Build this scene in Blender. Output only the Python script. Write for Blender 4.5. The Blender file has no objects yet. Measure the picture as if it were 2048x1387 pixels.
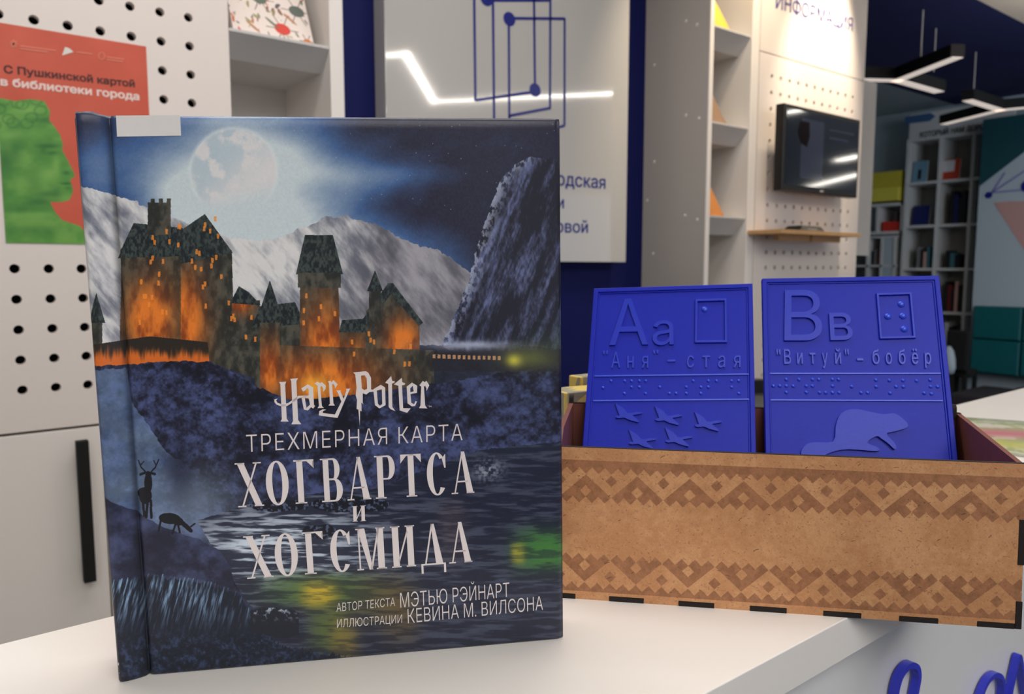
import bpy, math, random
import numpy as np
from mathutils import Vector, Matrix
from mathutils.geometry import tessellate_polygon, delaunay_2d_cdt
random.seed(7)
scene = bpy.context.scene
COL = scene.collection
R = math.radians

# ------------------------------------------------------------------ camera
# z = 0 is the counter top, X runs along the counter and the back wall, Y runs towards the wall
FPX, CX, CY, CAMH = 1540.0, 1024.0, 693.5, 0.21
PITCH = math.atan((693.5 - 536) / FPX); AZ = R(52)
RT = np.array([math.sin(AZ), -math.cos(AZ), 0.0])
FH = np.array([math.cos(AZ), math.sin(AZ), 0.0])
FW = FH * math.cos(PITCH) + np.array([0, 0, -math.sin(PITCH)])
UP = FH * math.sin(PITCH) + np.array([0, 0, math.cos(PITCH)])
EYE = np.array([0, 0, CAMH])
cam_d = bpy.data.cameras.new('camera'); cam = bpy.data.objects.new('camera', cam_d); COL.objects.link(cam)
cam_d.sensor_width = 36; cam_d.lens = FPX / 2048 * 36; cam_d.clip_start = 0.01; cam_d.clip_end = 60
mw = Matrix.Identity(4)
for i in range(3):
    mw[i][0], mw[i][1], mw[i][2], mw[i][3] = RT[i], UP[i], -FW[i], EYE[i]
cam.matrix_world = mw
cam_d.dof.use_dof = True; cam_d.dof.focus_distance = 0.43; cam_d.dof.aperture_fstop = 14
scene.camera = cam

# ------------------------------------------------------------------ world, lights, exposure
world = bpy.data.worlds.new('world'); scene.world = world; world.use_nodes = True
world.node_tree.nodes['Background'].inputs[0].default_value = (0.75, 0.82, 1, 1)
world.node_tree.nodes['Background'].inputs[1].default_value = 0.8
vs = scene.view_settings
vs.view_transform = 'Standard'; vs.look = 'None'; vs.gamma = 1; vs.exposure = 0.12; vs.use_curve_mapping = False
scene.cycles.max_bounces = 8; scene.cycles.sample_clamp_indirect = 4

def area(name, loc, sx, sy, power, col=(1, 1, 1), aim=None):
    l = bpy.data.lights.new(name, 'AREA'); l.shape = 'RECTANGLE'; l.size = sx; l.size_y = sy; l.energy = power; l.color = col
    o = bpy.data.objects.new(name, l); COL.objects.link(o); o.location = loc
    if aim is not None: o.rotation_euler = (Vector(aim) - Vector(loc)).to_track_quat('-Z', 'Y').to_euler()
    return o
def spot(name, loc, aim, power, size, blend, col, rad=0.03):
    l = bpy.data.lights.new(name, 'SPOT'); l.energy = power; l.spot_size = R(size); l.spot_blend = blend; l.color = col; l.shadow_soft_size = rad
    o = bpy.data.objects.new(name, l); COL.objects.link(o); o.location = loc
    o.rotation_euler = (Vector(aim) - Vector(loc)).to_track_quat('-Z', 'Y').to_euler()
area('customer_side_fill', (-0.3, -1.5, 1.7), 2.4, 1.4, 44, (1, .97, .94))  # added frontal fill from behind the camera, not an actual fixture
area('ceiling_light_over_counter', (0.6, 0.40, 1.72), 1.2, 0.4, 7, (1, .965, .935))
area('staff_side_fill', (0.6, 1.0, 1.72), 2.2, 0.3, 17, (1, .94, .885))  # added fill to brighten the pegboard and wall fronts, no real fixture
area('ceiling_fill_up', (4.8, 1.1, 1.46), 1.2, .1, 20, (1, .93, .84), aim=(4.8, 1.1, 3))  # added fill aimed upward to brighten the cream ceiling, no lamp hangs here
area('far_room_fill', (5.2, 0.0, 1.2), 1.6, 1.6, 34, (.78, .88, 1), aim=(7.6, 2.6, .3))  # added bluish fill to brighten the far room, no window stands here
spot('downlight_board', (2.90, 1.36, 1.70), (2.86, 1.7, 1.04), 105, 46, .75, (1, .83, .62))
spot('downlight_niche', (2.30, 1.30, 1.70), (2.34, 1.85, 1.0), 44, 60, .7, (1, .80, .55))

# ------------------------------------------------------------------ pixel -> space helpers, used while building
def ray(x, y): return FW + RT * ((x - CX) / FPX) - UP * ((y - CY) / FPX)
def hit(x, y, n, d):
    r = ray(x, y); n = np.array(n, float)
    return EYE + r * ((d - n @ EYE) / (n @ r))
def onZ(x, y, z=0.0): return hit(x, y, (0, 0, 1), z)
def onY(x, y, d): return hit(x, y, (0, 1, 0), d)
def onX(x, y, d): return hit(x, y, (1, 0, 0), d)
class Fr:
    """plane frame: origin o, in-plane axes u, v, outward normal n"""
    def __init__(s, o, u, v):
        s.o = np.array(o, float); s.u = np.array(u, float); s.u /= np.linalg.norm(s.u)
        s.v = np.array(v, float); s.v /= np.linalg.norm(s.v); s.n = np.cross(s.u, s.v)
    def P(s, a, b, c=0.0): return s.o + s.u * a + s.v * b + s.n * c
    def px(s, x, y, c=0.0):
        p = hit(x, y, s.n, s.n @ (s.o + s.n * c)) - s.o
        return float(p @ s.u), float(p @ s.v)
def YF(d): return Fr((0, d, 0), (1, 0, 0), (0, 0, 1))          # plane Y = d facing -Y
def XF(d): return Fr((d, 0, 0), (0, -1, 0), (0, 0, 1))         # plane X = d facing -X

# ------------------------------------------------------------------ materials
def lin(c): return tuple(((v / 255) / 12.92 if v / 255 <= .04045 else ((v / 255 + .055) / 1.055) ** 2.4) for v in c)
def mat(name, rgb, rough=.5, metal=0., emit=None, es=0., var=.04, scale=30., bump=0., spec=.5, coat=0., trans=0.):
    m = bpy.data.materials.new(name); m.use_nodes = True
    nt = m.node_tree; b = nt.nodes['Principled BSDF']; c = lin(rgb)
    b.inputs['Roughness'].default_value = rough; b.inputs['Metallic'].default_value = metal
    b.inputs['Specular IOR Level'].default_value = spec; b.inputs['Coat Weight'].default_value = coat
    b.inputs['Coat Roughness'].default_value = .08; b.inputs['Transmission Weight'].default_value = trans
    tc = nt.nodes.new('ShaderNodeTexCoord'); nz = nt.nodes.new('ShaderNodeTexNoise')
    nz.inputs['Scale'].default_value = scale; nz.inputs['Detail'].default_value = 4
    nt.links.new(tc.outputs['Object'], nz.inputs['Vector'])
    rp = nt.nodes.new('ShaderNodeMix'); rp.data_type = 'RGBA'
    rp.inputs[6].default_value = tuple(max(0, v * (1 - var)) for v in c) + (1,)
    rp.inputs[7].default_value = tuple(min(1, v * (1 + var)) for v in c) + (1,)
    nt.links.new(nz.outputs['Fac'], rp.inputs[0]); nt.links.new(rp.outputs[2], b.inputs['Base Color'])
    if bump:
        bp = nt.nodes.new('ShaderNodeBump'); bp.inputs['Strength'].default_value = bump; bp.inputs['Distance'].default_value = .001
        nt.links.new(nz.outputs['Fac'], bp.inputs['Height']); nt.links.new(bp.outputs['Normal'], b.inputs['Normal'])
    if emit:
        b.inputs['Emission Color'].default_value = lin(emit) + (1,); b.inputs['Emission Strength'].default_value = es
    return m
def s2l(a): return np.where(a <= .04045, a / 12.92, ((a + .055) / 1.055) ** 2.4)
def l2s(a): return np.where(a <= .0031308, a * 12.92, 1.055 * np.power(np.maximum(a, 1e-6), 1 / 2.4) - .055)
def gen_image_mat(name, rgb, rough=.4, gain=1.0, spec=.5, bump=0.):
    """material from colours computed in this script (rgb: h x w x 3, 0..255, row 0 at the bottom)"""
    h, w, _ = rgb.shape
    a = np.ones((h, w, 4), np.float32)
    a[..., :3] = np.clip(l2s(s2l(np.clip(rgb / 255., 0, 1)) * gain), 0, 1)
    im = bpy.data.images.new(name, w, h); im.pixels.foreach_set(a.ravel()); im.update(); im.pack()
    m = bpy.data.materials.new(name); m.use_nodes = True; nt = m.node_tree; b = nt.nodes['Principled BSDF']
    t = nt.nodes.new('ShaderNodeTexImage'); t.image = im; nt.links.new(t.outputs[0], b.inputs['Base Color'])
    b.inputs['Roughness'].default_value = rough; b.inputs['Specular IOR Level'].default_value = spec
    if bump:
        tc = nt.nodes.new('ShaderNodeTexCoord'); nz = nt.nodes.new('ShaderNodeTexNoise'); nz.inputs['Scale'].default_value = 700
        nt.links.new(tc.outputs['Object'], nz.inputs['Vector'])
        bp = nt.nodes.new('ShaderNodeBump'); bp.inputs['Strength'].default_value = bump; bp.inputs['Distance'].default_value = .0004
        nt.links.new(nz.outputs['Fac'], bp.inputs['Height']); nt.links.new(bp.outputs['Normal'], b.inputs['Normal'])
    return m

# ------------------------------------------------------------------ mesh helpers
class MB:
    def __init__(s): s.v = []; s.f = []; s.uv = {}
    def add(s, vs, fs):
        k = len(s.v); s.v += [tuple(map(float, p)) for p in vs]; s.f += [tuple(i + k for i in f) for f in fs]; return s
    def hexa(s, p):   # 8 points: bottom ring 0-3, top ring 4-7
        return s.add(p, [(0, 3, 2, 1), (4, 5, 6, 7), (0, 1, 5, 4), (1, 2, 6, 5), (2, 3, 7, 6), (3, 0, 4, 7)])
    def box(s, x0, x1, y0, y1, z0, z1):
        return s.hexa([(x0, y0, z0), (x1, y0, z0), (x1, y1, z0), (x0, y1, z0), (x0, y0, z1), (x1, y0, z1), (x1, y1, z1), (x0, y1, z1)])
    def fbox(s, F, a0, a1, b0, b1, c0, c1, bev=0.0):
        if bev <= 0:
            return s.hexa([F.P(a0, b0, c1), F.P(a1, b0, c1), F.P(a1, b0, c0), F.P(a0, b0, c0), F.P(a0, b1, c1), F.P(a1, b1, c1), F.P(a1, b1, c0), F.P(a0, b1, c0)])
        # front edges bevelled
        e = bev
        ring = lambda a, b, c, d, z: [F.P(a, b, z), F.P(c, b, z), F.P(c, d, z), F.P(a, d, z)]
        pts = ring(a0, b0, a1, b1, c0) + ring(a0, b0, a1, b1, c1 - e) + ring(a0 + e, b0 + e, a1 - e, b1 - e, c1)
        fs = [(3, 2, 1, 0), (8, 9, 10, 11)]
        for i in range(4):
            j = (i + 1) % 4; fs += [(i, j, j + 4, i + 4), (i + 4, j + 4, j + 8, i + 8)]
        return s.add(pts, fs)
    def prism(s, F, poly, c0, c1, holes=()):   # extruded polygon in frame F
        loops = [list(poly)] + [list(h) for h in holes]
        q0 = loops[0][0]; ext = max(max(abs(p[0] - q0[0]), abs(p[1] - q0[1])) for p in loops[0]) or 1
        tri = tessellate_polygon([[Vector(((p[0] - q0[0]) / ext * 100, (p[1] - q0[1]) / ext * 100, 0)) for p in l] for l in loops])
        flat = [p for l in loops for p in l]; n = len(flat)
        vs = [F.P(p[0], p[1], c1) for p in flat] + [F.P(p[0], p[1], c0) for p in flat]; fs = []
        for t in tri:
            a, b, c = [flat[i] for i in t]
            ar = (b[0] - a[0]) * (c[1] - a[1]) - (b[1] - a[1]) * (c[0] - a[0])
            if abs(ar) < 1e-16: continue
            t = tuple(t) if ar > 0 else tuple(t)[::-1]
            fs.append(t); fs.append(tuple(i + n for i in t[::-1]))
        k = 0
        for li, l in enumerate(loops):
            m = len(l); ar = sum(l[i][0] * l[(i + 1) % m][1] - l[(i + 1) % m][0] * l[i][1] for i in range(m))
            ccw = (ar > 0) == (li == 0)
            for i in range(m):
                j = (i + 1) % m; q = (k + i, k + i + n, k + j + n, k + j)
                fs.append(q if ccw else q[::-1])
            k += m
        return s.add(vs, fs)
    def tube(s, p0, p1, r, seg=10, r1=None):
        p0 = np.array(p0, float); p1 = np.array(p1, float); r1 = r if r1 is None else r1
        d = p1 - p0; d /= np.linalg.norm(d); a = np.cross(d, [0, 0, 1.] if abs(d[2]) < .9 else [1., 0, 0]); a /= np.linalg.norm(a); b = np.cross(d, a)
        vs = []
        for q, rr in ((p0, r), (p1, r1)):
            for i in range(seg):
                t = 2 * math.pi * i / seg; vs.append(q + rr * (a * math.cos(t) + b * math.sin(t)))
        fs = [(i, i + seg, (i + 1) % seg + seg, (i + 1) % seg) for i in range(seg)] + [tuple(range(seg)), tuple(range(2 * seg - 1, seg - 1, -1))]
        return s.add(vs, fs)
    def dome(s, F, a, b, r, h, seg=12, rings=3, c0=0.):
        vs = []; fs = []
        for k in range(rings + 1):
            t = k / rings * math.pi / 2
            rr = r * math.cos(t); hh = h * math.sin(t)
            if k == rings: vs.append(F.P(a, b, c0 + h)); break
            for i in range(seg):
                q = 2 * math.pi * i / seg; vs.append(F.P(a + rr * math.cos(q), b + rr * math.sin(q), c0 + hh))
        for k in range(rings - 1):
            for i in range(seg):
                j = (i + 1) % seg; fs.append((k * seg + i, k * seg + j, (k + 1) * seg + j, (k + 1) * seg + i))
        top = len(vs) - 1
        for i in range(seg): fs.append(((rings - 1) * seg + i, (rings - 1) * seg + (i + 1) % seg, top))
        return s.add(vs, fs)
    def ribbon(s, F, pts, w, c0, c1, closed=False, sub=6):
        P = smooth(pts, closed, sub); n = len(P); L = []; Rr = []
        for i in range(n):
            a = P[(i - 1) % n if closed else max(i - 1, 0)]; b = P[(i + 1) % n if closed else min(i + 1, n - 1)]
            d = np.array(b) - np.array(a); d = d / (np.linalg.norm(d) + 1e-12); q = np.array([-d[1], d[0]])
            ww = w(i / (n - 1)) if callable(w) else w
            L.append(np.array(P[i]) + q * ww / 2); Rr.append(np.array(P[i]) - q * ww / 2)
        vs = [F.P(p[0], p[1], c1) for p in L] + [F.P(p[0], p[1], c1) for p in Rr] + [F.P(p[0], p[1], c0) for p in L] + [F.P(p[0], p[1], c0) for p in Rr]
        fs = []
        for i in range(n if closed else n - 1):
            j = (i + 1) % n
            fs += [(i, n + i, n + j, j), (2 * n + j, 3 * n + j, 3 * n + i, 2 * n + i), (i, j, 2 * n + j, 2 * n + i), (n + j, n + i, 3 * n + i, 3 * n + j)]
        if not closed: fs += [(0, 2 * n, 3 * n, n), (n - 1, 2 * n - 1, 4 * n - 1, 3 * n - 1)]
        return s.add(vs, fs)
    def build(s, name, m, parent=None, smooth_=False, bevel=0., kind=None, label=None):
        inv = RM[parent.name].inverted() if parent else Matrix.Identity(4)
        me = bpy.data.meshes.new(name); me.from_pydata([inv @ Vector(v) for v in s.v], [], s.f); me.validate(); me.update()
        me.materials.append(m)
        o = bpy.data.objects.new(name, me); COL.objects.link(o)
        if parent: o.parent = parent; RM[o.name] = RM[parent.name]
        else: RM[o.name] = Matrix.Identity(4)
        if smooth_:
            for p in me.polygons: p.use_smooth = True
        if bevel:
            b = o.modifiers.new('bevel', 'BEVEL'); b.width = bevel; b.segments = 2; b.limit_method = 'ANGLE'; b.angle_limit = R(40)
        if kind: o['kind'] = kind
        if label: o['label'] = label
        return o
def smooth(pts, closed=False, sub=6):
    if sub <= 1: return [tuple(p) for p in pts]
    n = len(pts); out = []
    for i in range(n if closed else n - 1):
        p0 = np.array(pts[(i - 1) % n] if closed or i > 0 else pts[0]); p1 = np.array(pts[i]); p2 = np.array(pts[(i + 1) % n])
        p3 = np.array(pts[(i + 2) % n] if closed or i + 2 < n else pts[-1])
        for k in range(sub):
            t = k / sub
            out.append(tuple(.5 * ((2 * p1) + (-p0 + p2) * t + (2 * p0 - 5 * p1 + 4 * p2 - p3) * t * t + (-p0 + 3 * p1 - 3 * p2 + p3) * t ** 3)))
    if not closed: out.append(tuple(pts[-1]))
    return out
RM = {}
def tag(o, label, cat, group=None):
    o['label'] = label; o['category'] = cat
    if group: o['group'] = group
    return o
def thing(name, label, cat, loc=(0, 0, 0), rz=0., group=None, kind=None):
    o = bpy.data.objects.new(name, None); COL.objects.link(o); o.empty_display_size = .05
    o.location = tuple(map(float, loc)); o.rotation_euler = (0, 0, rz)
    RM[o.name] = Matrix.Translation(Vector(tuple(map(float, loc)))) @ Matrix.Rotation(rz, 4, 'Z')
    if kind: o['kind'] = kind; o['label'] = label
    else: tag(o, label, cat, group)
    return o
def struct(o, label=None):
    o['kind'] = 'structure'
    if label: o['label'] = label
    return o
# text outlines from Blender's own font: every contour is kept apart, so overlapping strokes of a letter simply overlap
_tc = {}
def _contours(txt, space):
    c = bpy.data.curves.new('text_tmp', 'FONT'); c.body = txt; c.size = 1; c.space_character = space
    o = bpy.data.objects.new('text_tmp', c); COL.objects.link(o); dg = bpy.context.evaluated_depsgraph_get(); bpy.context.view_layer.update()
    cu = o.evaluated_get(dg).to_curve(dg); out = []
    for sp in cu.splines:
        bp = sp.bezier_points; n = len(bp); L = []
        if n < 2: continue
        for k in range(n):
            p0, h0, h1, p1 = bp[k].co, bp[k].handle_right, bp[(k + 1) % n].handle_left, bp[(k + 1) % n].co
            straight = (h0 - p0).cross(p1 - p0).length < 1e-5 and (h1 - p0).cross(p1 - p0).length < 1e-5
            m = 1 if straight else 5
            for t in [q / m for q in range(m)]:
                w = p0 * (1 - t) ** 3 + h0 * 3 * t * (1 - t) ** 2 + h1 * 3 * t * t * (1 - t) + p1 * t ** 3; L.append((w.x, w.y))
        M_ = []
        for p in L:
            if not M_ or math.hypot(p[0] - M_[-1][0], p[1] - M_[-1][1]) > 1e-4: M_.append(p)
        if len(M_) > 2: out.append(M_)
    o.evaluated_get(dg).to_curve_clear(); bpy.data.objects.remove(o); bpy.data.curves.remove(c)
    return out
def _sa(l): return sum(l[k][0] * l[(k + 1) % len(l)][1] - l[(k + 1) % len(l)][0] * l[k][1] for k in range(len(l))) / 2
def _in(p, l):
    c = False
    for k in range(len(l)):
        (x0, y0), (x1, y1) = l[k], l[(k + 1) % len(l)]
        if (y0 > p[1]) != (y1 > p[1]) and p[0] < (x1 - x0) * (p[1] - y0) / (y1 - y0) + x0: c = not c
    return c
def _off(l, d, sg):
    out = []; n = len(l)
    for k in range(n):
        a = np.array(l[k]) - np.array(l[k - 1]); b = np.array(l[(k + 1) % n]) - np.array(l[k]); a /= np.linalg.norm(a); b /= np.linalg.norm(b)
        m = np.array([a[1] + b[1], -a[0] - b[0]]); q = m @ m; m = m / max(q / 2, .6) if q > 1e-6 else m
        out.append((l[k][0] + m[0] * d * sg, l[k][1] + m[1] * d * sg))
    return out
def text_data(txt, bold=0., space=1.):
    key = (txt, bold, space)
    if key in _tc: return _tc[key]
    cs = _contours(txt, space); sg = 1 if _sa(max(cs, key=lambda l: abs(_sa(l)))) > 0 else -1
    for k, l in enumerate(cs):      # a lone contour drawn the other way round (full stop) is turned
        if _sa(l) * sg < 0 and not any(_in(l[0], o) for q, o in enumerate(cs) if q != k): cs[k] = l[::-1]
    if bold: cs = [_off(l, bold, sg) for l in cs]
    V = [Vector(p) * 10 for l in cs for p in l]; E_ = []; k = 0
    for l in cs: E_ += [(k + q, k + (q + 1) % len(l)) for q in range(len(l))]; k += len(l)
    v, e, f, *_ = delaunay_2d_cdt(V, E_, [], 0, 1e-4)
    P0 = np.array([V[a] for a, b in E_]); P1 = np.array([V[b] for a, b in E_]); keep = []
    for t in f:
        c = sum((v[q] for q in t), Vector((0, 0))) / len(t)
        d = (P1[:, 0] - P0[:, 0]) * (c.y - P0[:, 1]) - (c.x - P0[:, 0]) * (P1[:, 1] - P0[:, 1])
        w = int(((P0[:, 1] <= c.y) & (P1[:, 1] > c.y) & (d > 0)).sum()) - int(((P0[:, 1] > c.y) & (P1[:, 1] <= c.y) & (d < 0)).sum())
        if w:
            a, b, g = (v[q] for q in t[:3]); keep.append(tuple(t) if (b - a).cross(g - a) > 0 else tuple(t)[::-1])
    es = {(t[q], t[(q + 1) % len(t)]) for t in keep for q in range(len(t))}; rim = [k for k in es if (k[1], k[0]) not in es]
    cap = max(p[1] for l in _contours('H', 1.) for p in l); us = {q for t in keep for q in t}
    x0 = min(v[q].x for q in us) / 10; x1 = max(v[q].x for q in us) / 10
    _tc[key] = ([((p.x / 10 - x0) / (x1 - x0), p.y / 10 / cap) for p in v], keep, rim)
    return _tc[key]
def put_text(mb, F, txt, pl, pr, pt, c0=0., c1=.0005, bold=0., space=1.):
    """pl, pr: ends of the baseline; pt: top of a capital above pl"""
    g = lambda q: np.array(F.px(q[0], q[1], c1)); a = g(pl); e1 = g(pr) - a; e2 = g(pt) - a
    v, f, rim = text_data(txt, bold, space); q = [a + e1 * p[0] + e2 * p[1] for p in v]; n = len(v)
    mb.add([F.P(p[0], p[1], c1) for p in q] + [F.P(p[0], p[1], c0) for p in q], list(f) + [(k, k + n, l + n, l) for k, l in rim])
# ------------------------------------------------------------------ numeric painting for flat print
_rs = np.random.RandomState(3); _tab = _rs.rand(256, 256).astype(np.float32)
def vnoise(x, y, s=0):
    x = x + s * 37.13; y = y + s * 91.7
    xi = np.floor(x).astype(int); yi = np.floor(y).astype(int); fx = x - xi; fy = y - yi
    fx = fx * fx * (3 - 2 * fx); fy = fy * fy * (3 - 2 * fy)
    a = _tab[xi & 255, yi & 255]; b = _tab[(xi + 1) & 255, yi & 255]; c = _tab[xi & 255, (yi + 1) & 255]; d = _tab[(xi + 1) & 255, (yi + 1) & 255]
    return (a * (1 - fx) + b * fx) * (1 - fy) + (c * (1 - fx) + d * fx) * fy
def fbm(x, y, s=0, o=4):
    r = 0; t = 0; a = 1.
    for k in range(o): r = r + a * vnoise(x * 2 ** k, y * 2 ** k, s + k); t += a; a *= .55
    return r / t
def sst(a, b, x): t = np.clip((x - a) / (b - a), 0, 1); return t * t * (3 - 2 * t)
def inside(X, Y, poly):
    poly = np.array(poly, float); out = np.zeros(X.shape, bool)
    bb = (X >= poly[:, 0].min()) & (X <= poly[:, 0].max()) & (Y >= poly[:, 1].min()) & (Y <= poly[:, 1].max())
    x = X[bb]; y = Y[bb]; r = np.zeros(x.shape, bool); n = len(poly)
    for i in range(n):
        x0, y0 = poly[i]; x1, y1 = poly[(i + 1) % n]
        if y0 == y1: continue
        c = ((y0 > y) != (y1 > y)) & (x < (x1 - x0) * (y - y0) / (y1 - y0) + x0); r ^= c
    out[bb] = r; return out
def blend(img, al, col):
    al = np.clip(al, 0, 1)[..., None]; img[:] = img * (1 - al) + np.asarray(col, float) * al
def mixc(a, b, t): return np.array(a, float) * (1 - t[..., None]) + np.array(b, float) * t[..., None]

# ------------------------------------------------------------------ materials used
M = dict(
    white=mat('white_laminate', (236, 230, 224), .38, var=.015, scale=4),
    counter=mat('counter_laminate', (240, 236, 231), .22, var=.012, scale=5, spec=.45),
    fascia=mat('fascia_laminate', (226, 226, 226), .3, var=.01),
    peg=mat('pegboard_white', (232, 222, 215), .42, var=.015, scale=3),
    gloss=mat('glossy_sign_white', (196, 194, 190), .05, var=.01, scale=2, coat=.6),
    grey=mat('grey_side_laminate', (178, 172, 166), .5, var=.02, scale=6),
    niche=mat('niche_laminate', (214, 206, 198), .55, var=.02),
    shelfface=mat('shelf_face', (205, 202, 199), .5, var=.02),
    blue=mat('blue_wall_paint', (12, 20, 84), .6, var=.03, scale=3, spec=.2),
    blueceil=mat('dark_blue_ceiling_paint', (14, 20, 84), .8, var=.04, scale=3),
    ink=mat('blue_print', (20, 34, 128), .3, var=.02),
    letter=mat('blue_acrylic', (50, 58, 200), .35, var=.03),
    plaq=mat('blue_printed_plastic', (3, 28, 172), .45, var=.05, scale=260, bump=.12, spec=.25),
    plaq2=mat('blue_plastic_relief_lit', (14, 42, 186), .40, var=.08, scale=400, bump=.12, spec=.35),  # lighter blue than the plate, standing in for highlights on the relief
    plaq4=mat('blue_plastic_words_lit', (26, 54, 198), .36, var=.05, scale=400, spec=.45),  # lightened base colour imitates the highlights on the raised words
    plaq3=mat('blue_plastic_dots_lit', (40, 72, 214), .3, var=.05, scale=400, spec=.6),  # palest blue, glints on domes and ridges put into the colour
    black=mat('black_plastic', (14, 14, 16), .4, var=.05),
    blackm=mat('black_matt', (10, 10, 10), .85, var=.05),
    burnt=mat('burnt_edge', (26, 16, 12), .8, var=.2, scale=300),
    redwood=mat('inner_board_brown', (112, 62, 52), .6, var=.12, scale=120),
    paper=mat('paper', (226, 222, 214), .7, var=.03),
    foil=mat('pale_foil_lettering', (232, 222, 220), .42, var=.02),
    sticker=mat('white_sticker', (232, 228, 224), .6, var=.03, scale=200, bump=.1),
    cloth=mat('dark_navy_cloth', (28, 32, 56), .5, var=.1, scale=200),
    screen=mat('screen_glass', (34, 42, 54), .06, var=.1, scale=2),
    wood=mat('light_birch', (205, 160, 108), .5, var=.1, scale=20),
    teal=mat('teal_vinyl', (6, 88, 94), .45, var=.05, scale=20),
    tealpaint=mat('teal_paint', (6, 66, 74), .6, var=.03),
    farwall=mat('pale_wall_paint', (172, 186, 194), .7, var=.02),
    cream=mat('cream_ceiling_paint', (226, 212, 196), .8, var=.02),
    yellow=mat('yellow_paint', (205, 190, 60), .6, var=.03),
    floor=mat('dark_grey_floor', (70, 72, 74), .5, var=.08, scale=6),
    led=mat('led_diffuser', (250, 245, 235), .5, emit=(255, 248, 236), es=42),
    ledoff=mat('lamp_diffuser_far', (214, 200, 190), .5, emit=(255, 240, 228), es=.5),
    red=mat('red_cardboard', (200, 46, 30), .6, var=.05),
    pink=mat('pink_paint', (190, 148, 144), .7, var=.03),
    violet=mat('violet_line_paint', (120, 116, 180), .7, var=.03),
    dark=mat('dark_fabric', (44, 40, 44), .9, var=.1, scale=60),
    mesh=mat('grey_chair_mesh', (128, 126, 118), .9, var=.15, scale=400),
)

# ================================================================== THE SETTING
ZC, ZF = 1.75, -1.10
struct(MB().box(-3.2, 13, -8, 5.6, ZF - .1, ZF).build('floor', M['floor']), 'dark grey floor')
struct(MB().box(-3.2, 13, -8, 1.99, ZC, ZC + .1).build('ceiling', M['cream']), 'cream ceiling over the counter')
struct(MB().box(-3.2, 13, 1.99, 3.32, ZC, ZC + .1).build('ceiling_blue', M['blueceil']), 'dark blue ceiling strip beyond the cream ceiling')
struct(MB().box(-3.2, 13, 3.32, 5.6, ZC, ZC + .1).build('ceiling_far', M['farwall']), 'pale ceiling beyond the blue strip')
struct(MB().box(-3.2, 3.24, 1.99, 2.09, ZF, ZC).build('wall_back', M['blue']), 'dark blue wall behind the sign and the shelving')
struct(MB().box(7.93, 8.03, 2.7, 5.6, ZF, ZC).build('wall_far', M['farwall']), 'pale wall behind the bookcase')
struct(MB().box(-3.2, 13, 5.5, 5.6, ZF, ZC).build('wall_side', M['farwall']))
struct(MB().box(-3.3, -3.2, -8, 5.6, ZF, ZC).build('wall_left', M['farwall']))
struct(MB().box(13, 13.1, -8, 5.6, ZF, ZC).build('wall_end', M['farwall']))
# teal mural wall: its face X = 7.40
wr = thing('wall_right', 'pale wall with a teal mural of lines and dots', None, (7.40, 2.3, ZF), kind='structure')
FT = XF(7.40)
yl = FT.px(1957, 400)[0]
ztop = FT.px(1990, 236)[1]
MB().fbox(FT, yl, -1.9, ZF, ztop, -.1, 0).build('wall_panel', M['farwall'], wr)
a = FT.px(1957, 373); b = FT.px(2048, 303)
sl = (b[1] - a[1]) / (b[0] - a[0])
MB().prism(FT, [(yl, a[1]), (-1.9, a[1] + sl * (-1.9 - yl)), (-1.9, ztop), (yl, ztop)] if a[1] + sl * (-1.9 - yl) < ztop else [(yl, a[1]), (yl + (ztop - a[1]) / sl, ztop), (yl, ztop)], .0, .004).build('mural_teal_field', M['tealpaint'], wr)
MB().prism(FT, [FT.px(1987, 405), FT.px(2020, 402), FT.px(2075, 402), FT.px(2075, 540)], 0, .003).build('mural_pink_field', M['pink'], wr)
q = MB(); dc = FT.px(1978, 390); d2 = FT.px(2056, 372)
q.prism(FT, [(dc[0] + .028 * math.cos(t * .52), dc[1] + .028 * math.sin(t * .52)) for t in range(12)], .004, .008)
q.prism(FT, [(d2[0] + .05 * math.cos(t * .52), d2[1] + .05 * math.sin(t * .52)) for t in range(12)], .004, .008)
q.build('mural_dots', M['ink'], wr)
q = MB()
for e in [(2010, 345), (2060, 335), (2060, 378)]:
    q.ribbon(FT, [FT.px(1984, 385), FT.px(*e)], .012, .003, .006, sub=1)
q.build('mural_lines', M['violet'], wr)

# ================================================================== COUNTER
YE, YB = .227, .503
ct = thing('reception_counter', 'long white reception counter with a flat overhanging top and blue raised script letters', 'counter', (.6, .36, ZF))
top = MB().box(-.9, 2.9, YE, YB, -.026, 0).build('countertop', M['counter'], ct, bevel=.0006)
MB().box(-.88, 2.88, YE + .014, YE + .034, ZF + .08, -.026).build('front_panel', M['fascia'], ct)
MB().box(-.88, 2.88, YB - .05, YB - .03, ZF + .08, -.026).build('back_panel', M['fascia'], ct)
MB().box(-.86, 2.86, YE + .05, YB - .07, ZF, ZF + .08).build('plinth', M['blackm'], ct)
FS = YF(YE + .014)
def fpx(l, c=.006): return [FS.px(x, y, c) for x, y in l]
for k, path in enumerate([
        [(1792, 1420), (1793, 1385), (1803, 1350), (1820, 1330), (1834, 1334), (1838, 1352), (1834, 1378), (1826, 1420)],
        [(1952, 1440), (1962, 1395), (1976, 1362), (1992, 1349), (2004, 1356), (2007, 1378), (2003, 1420)],
        [(2012, 1440), (2022, 1385), (2035, 1325), (2039, 1312), (2043, 1325), (2052, 1380), (2062, 1440)]]):
    MB().ribbon(FS, fpx(path), .0042, .0015, .007, sub=5).build('raised_letter', M['letter'], ct)

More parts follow.
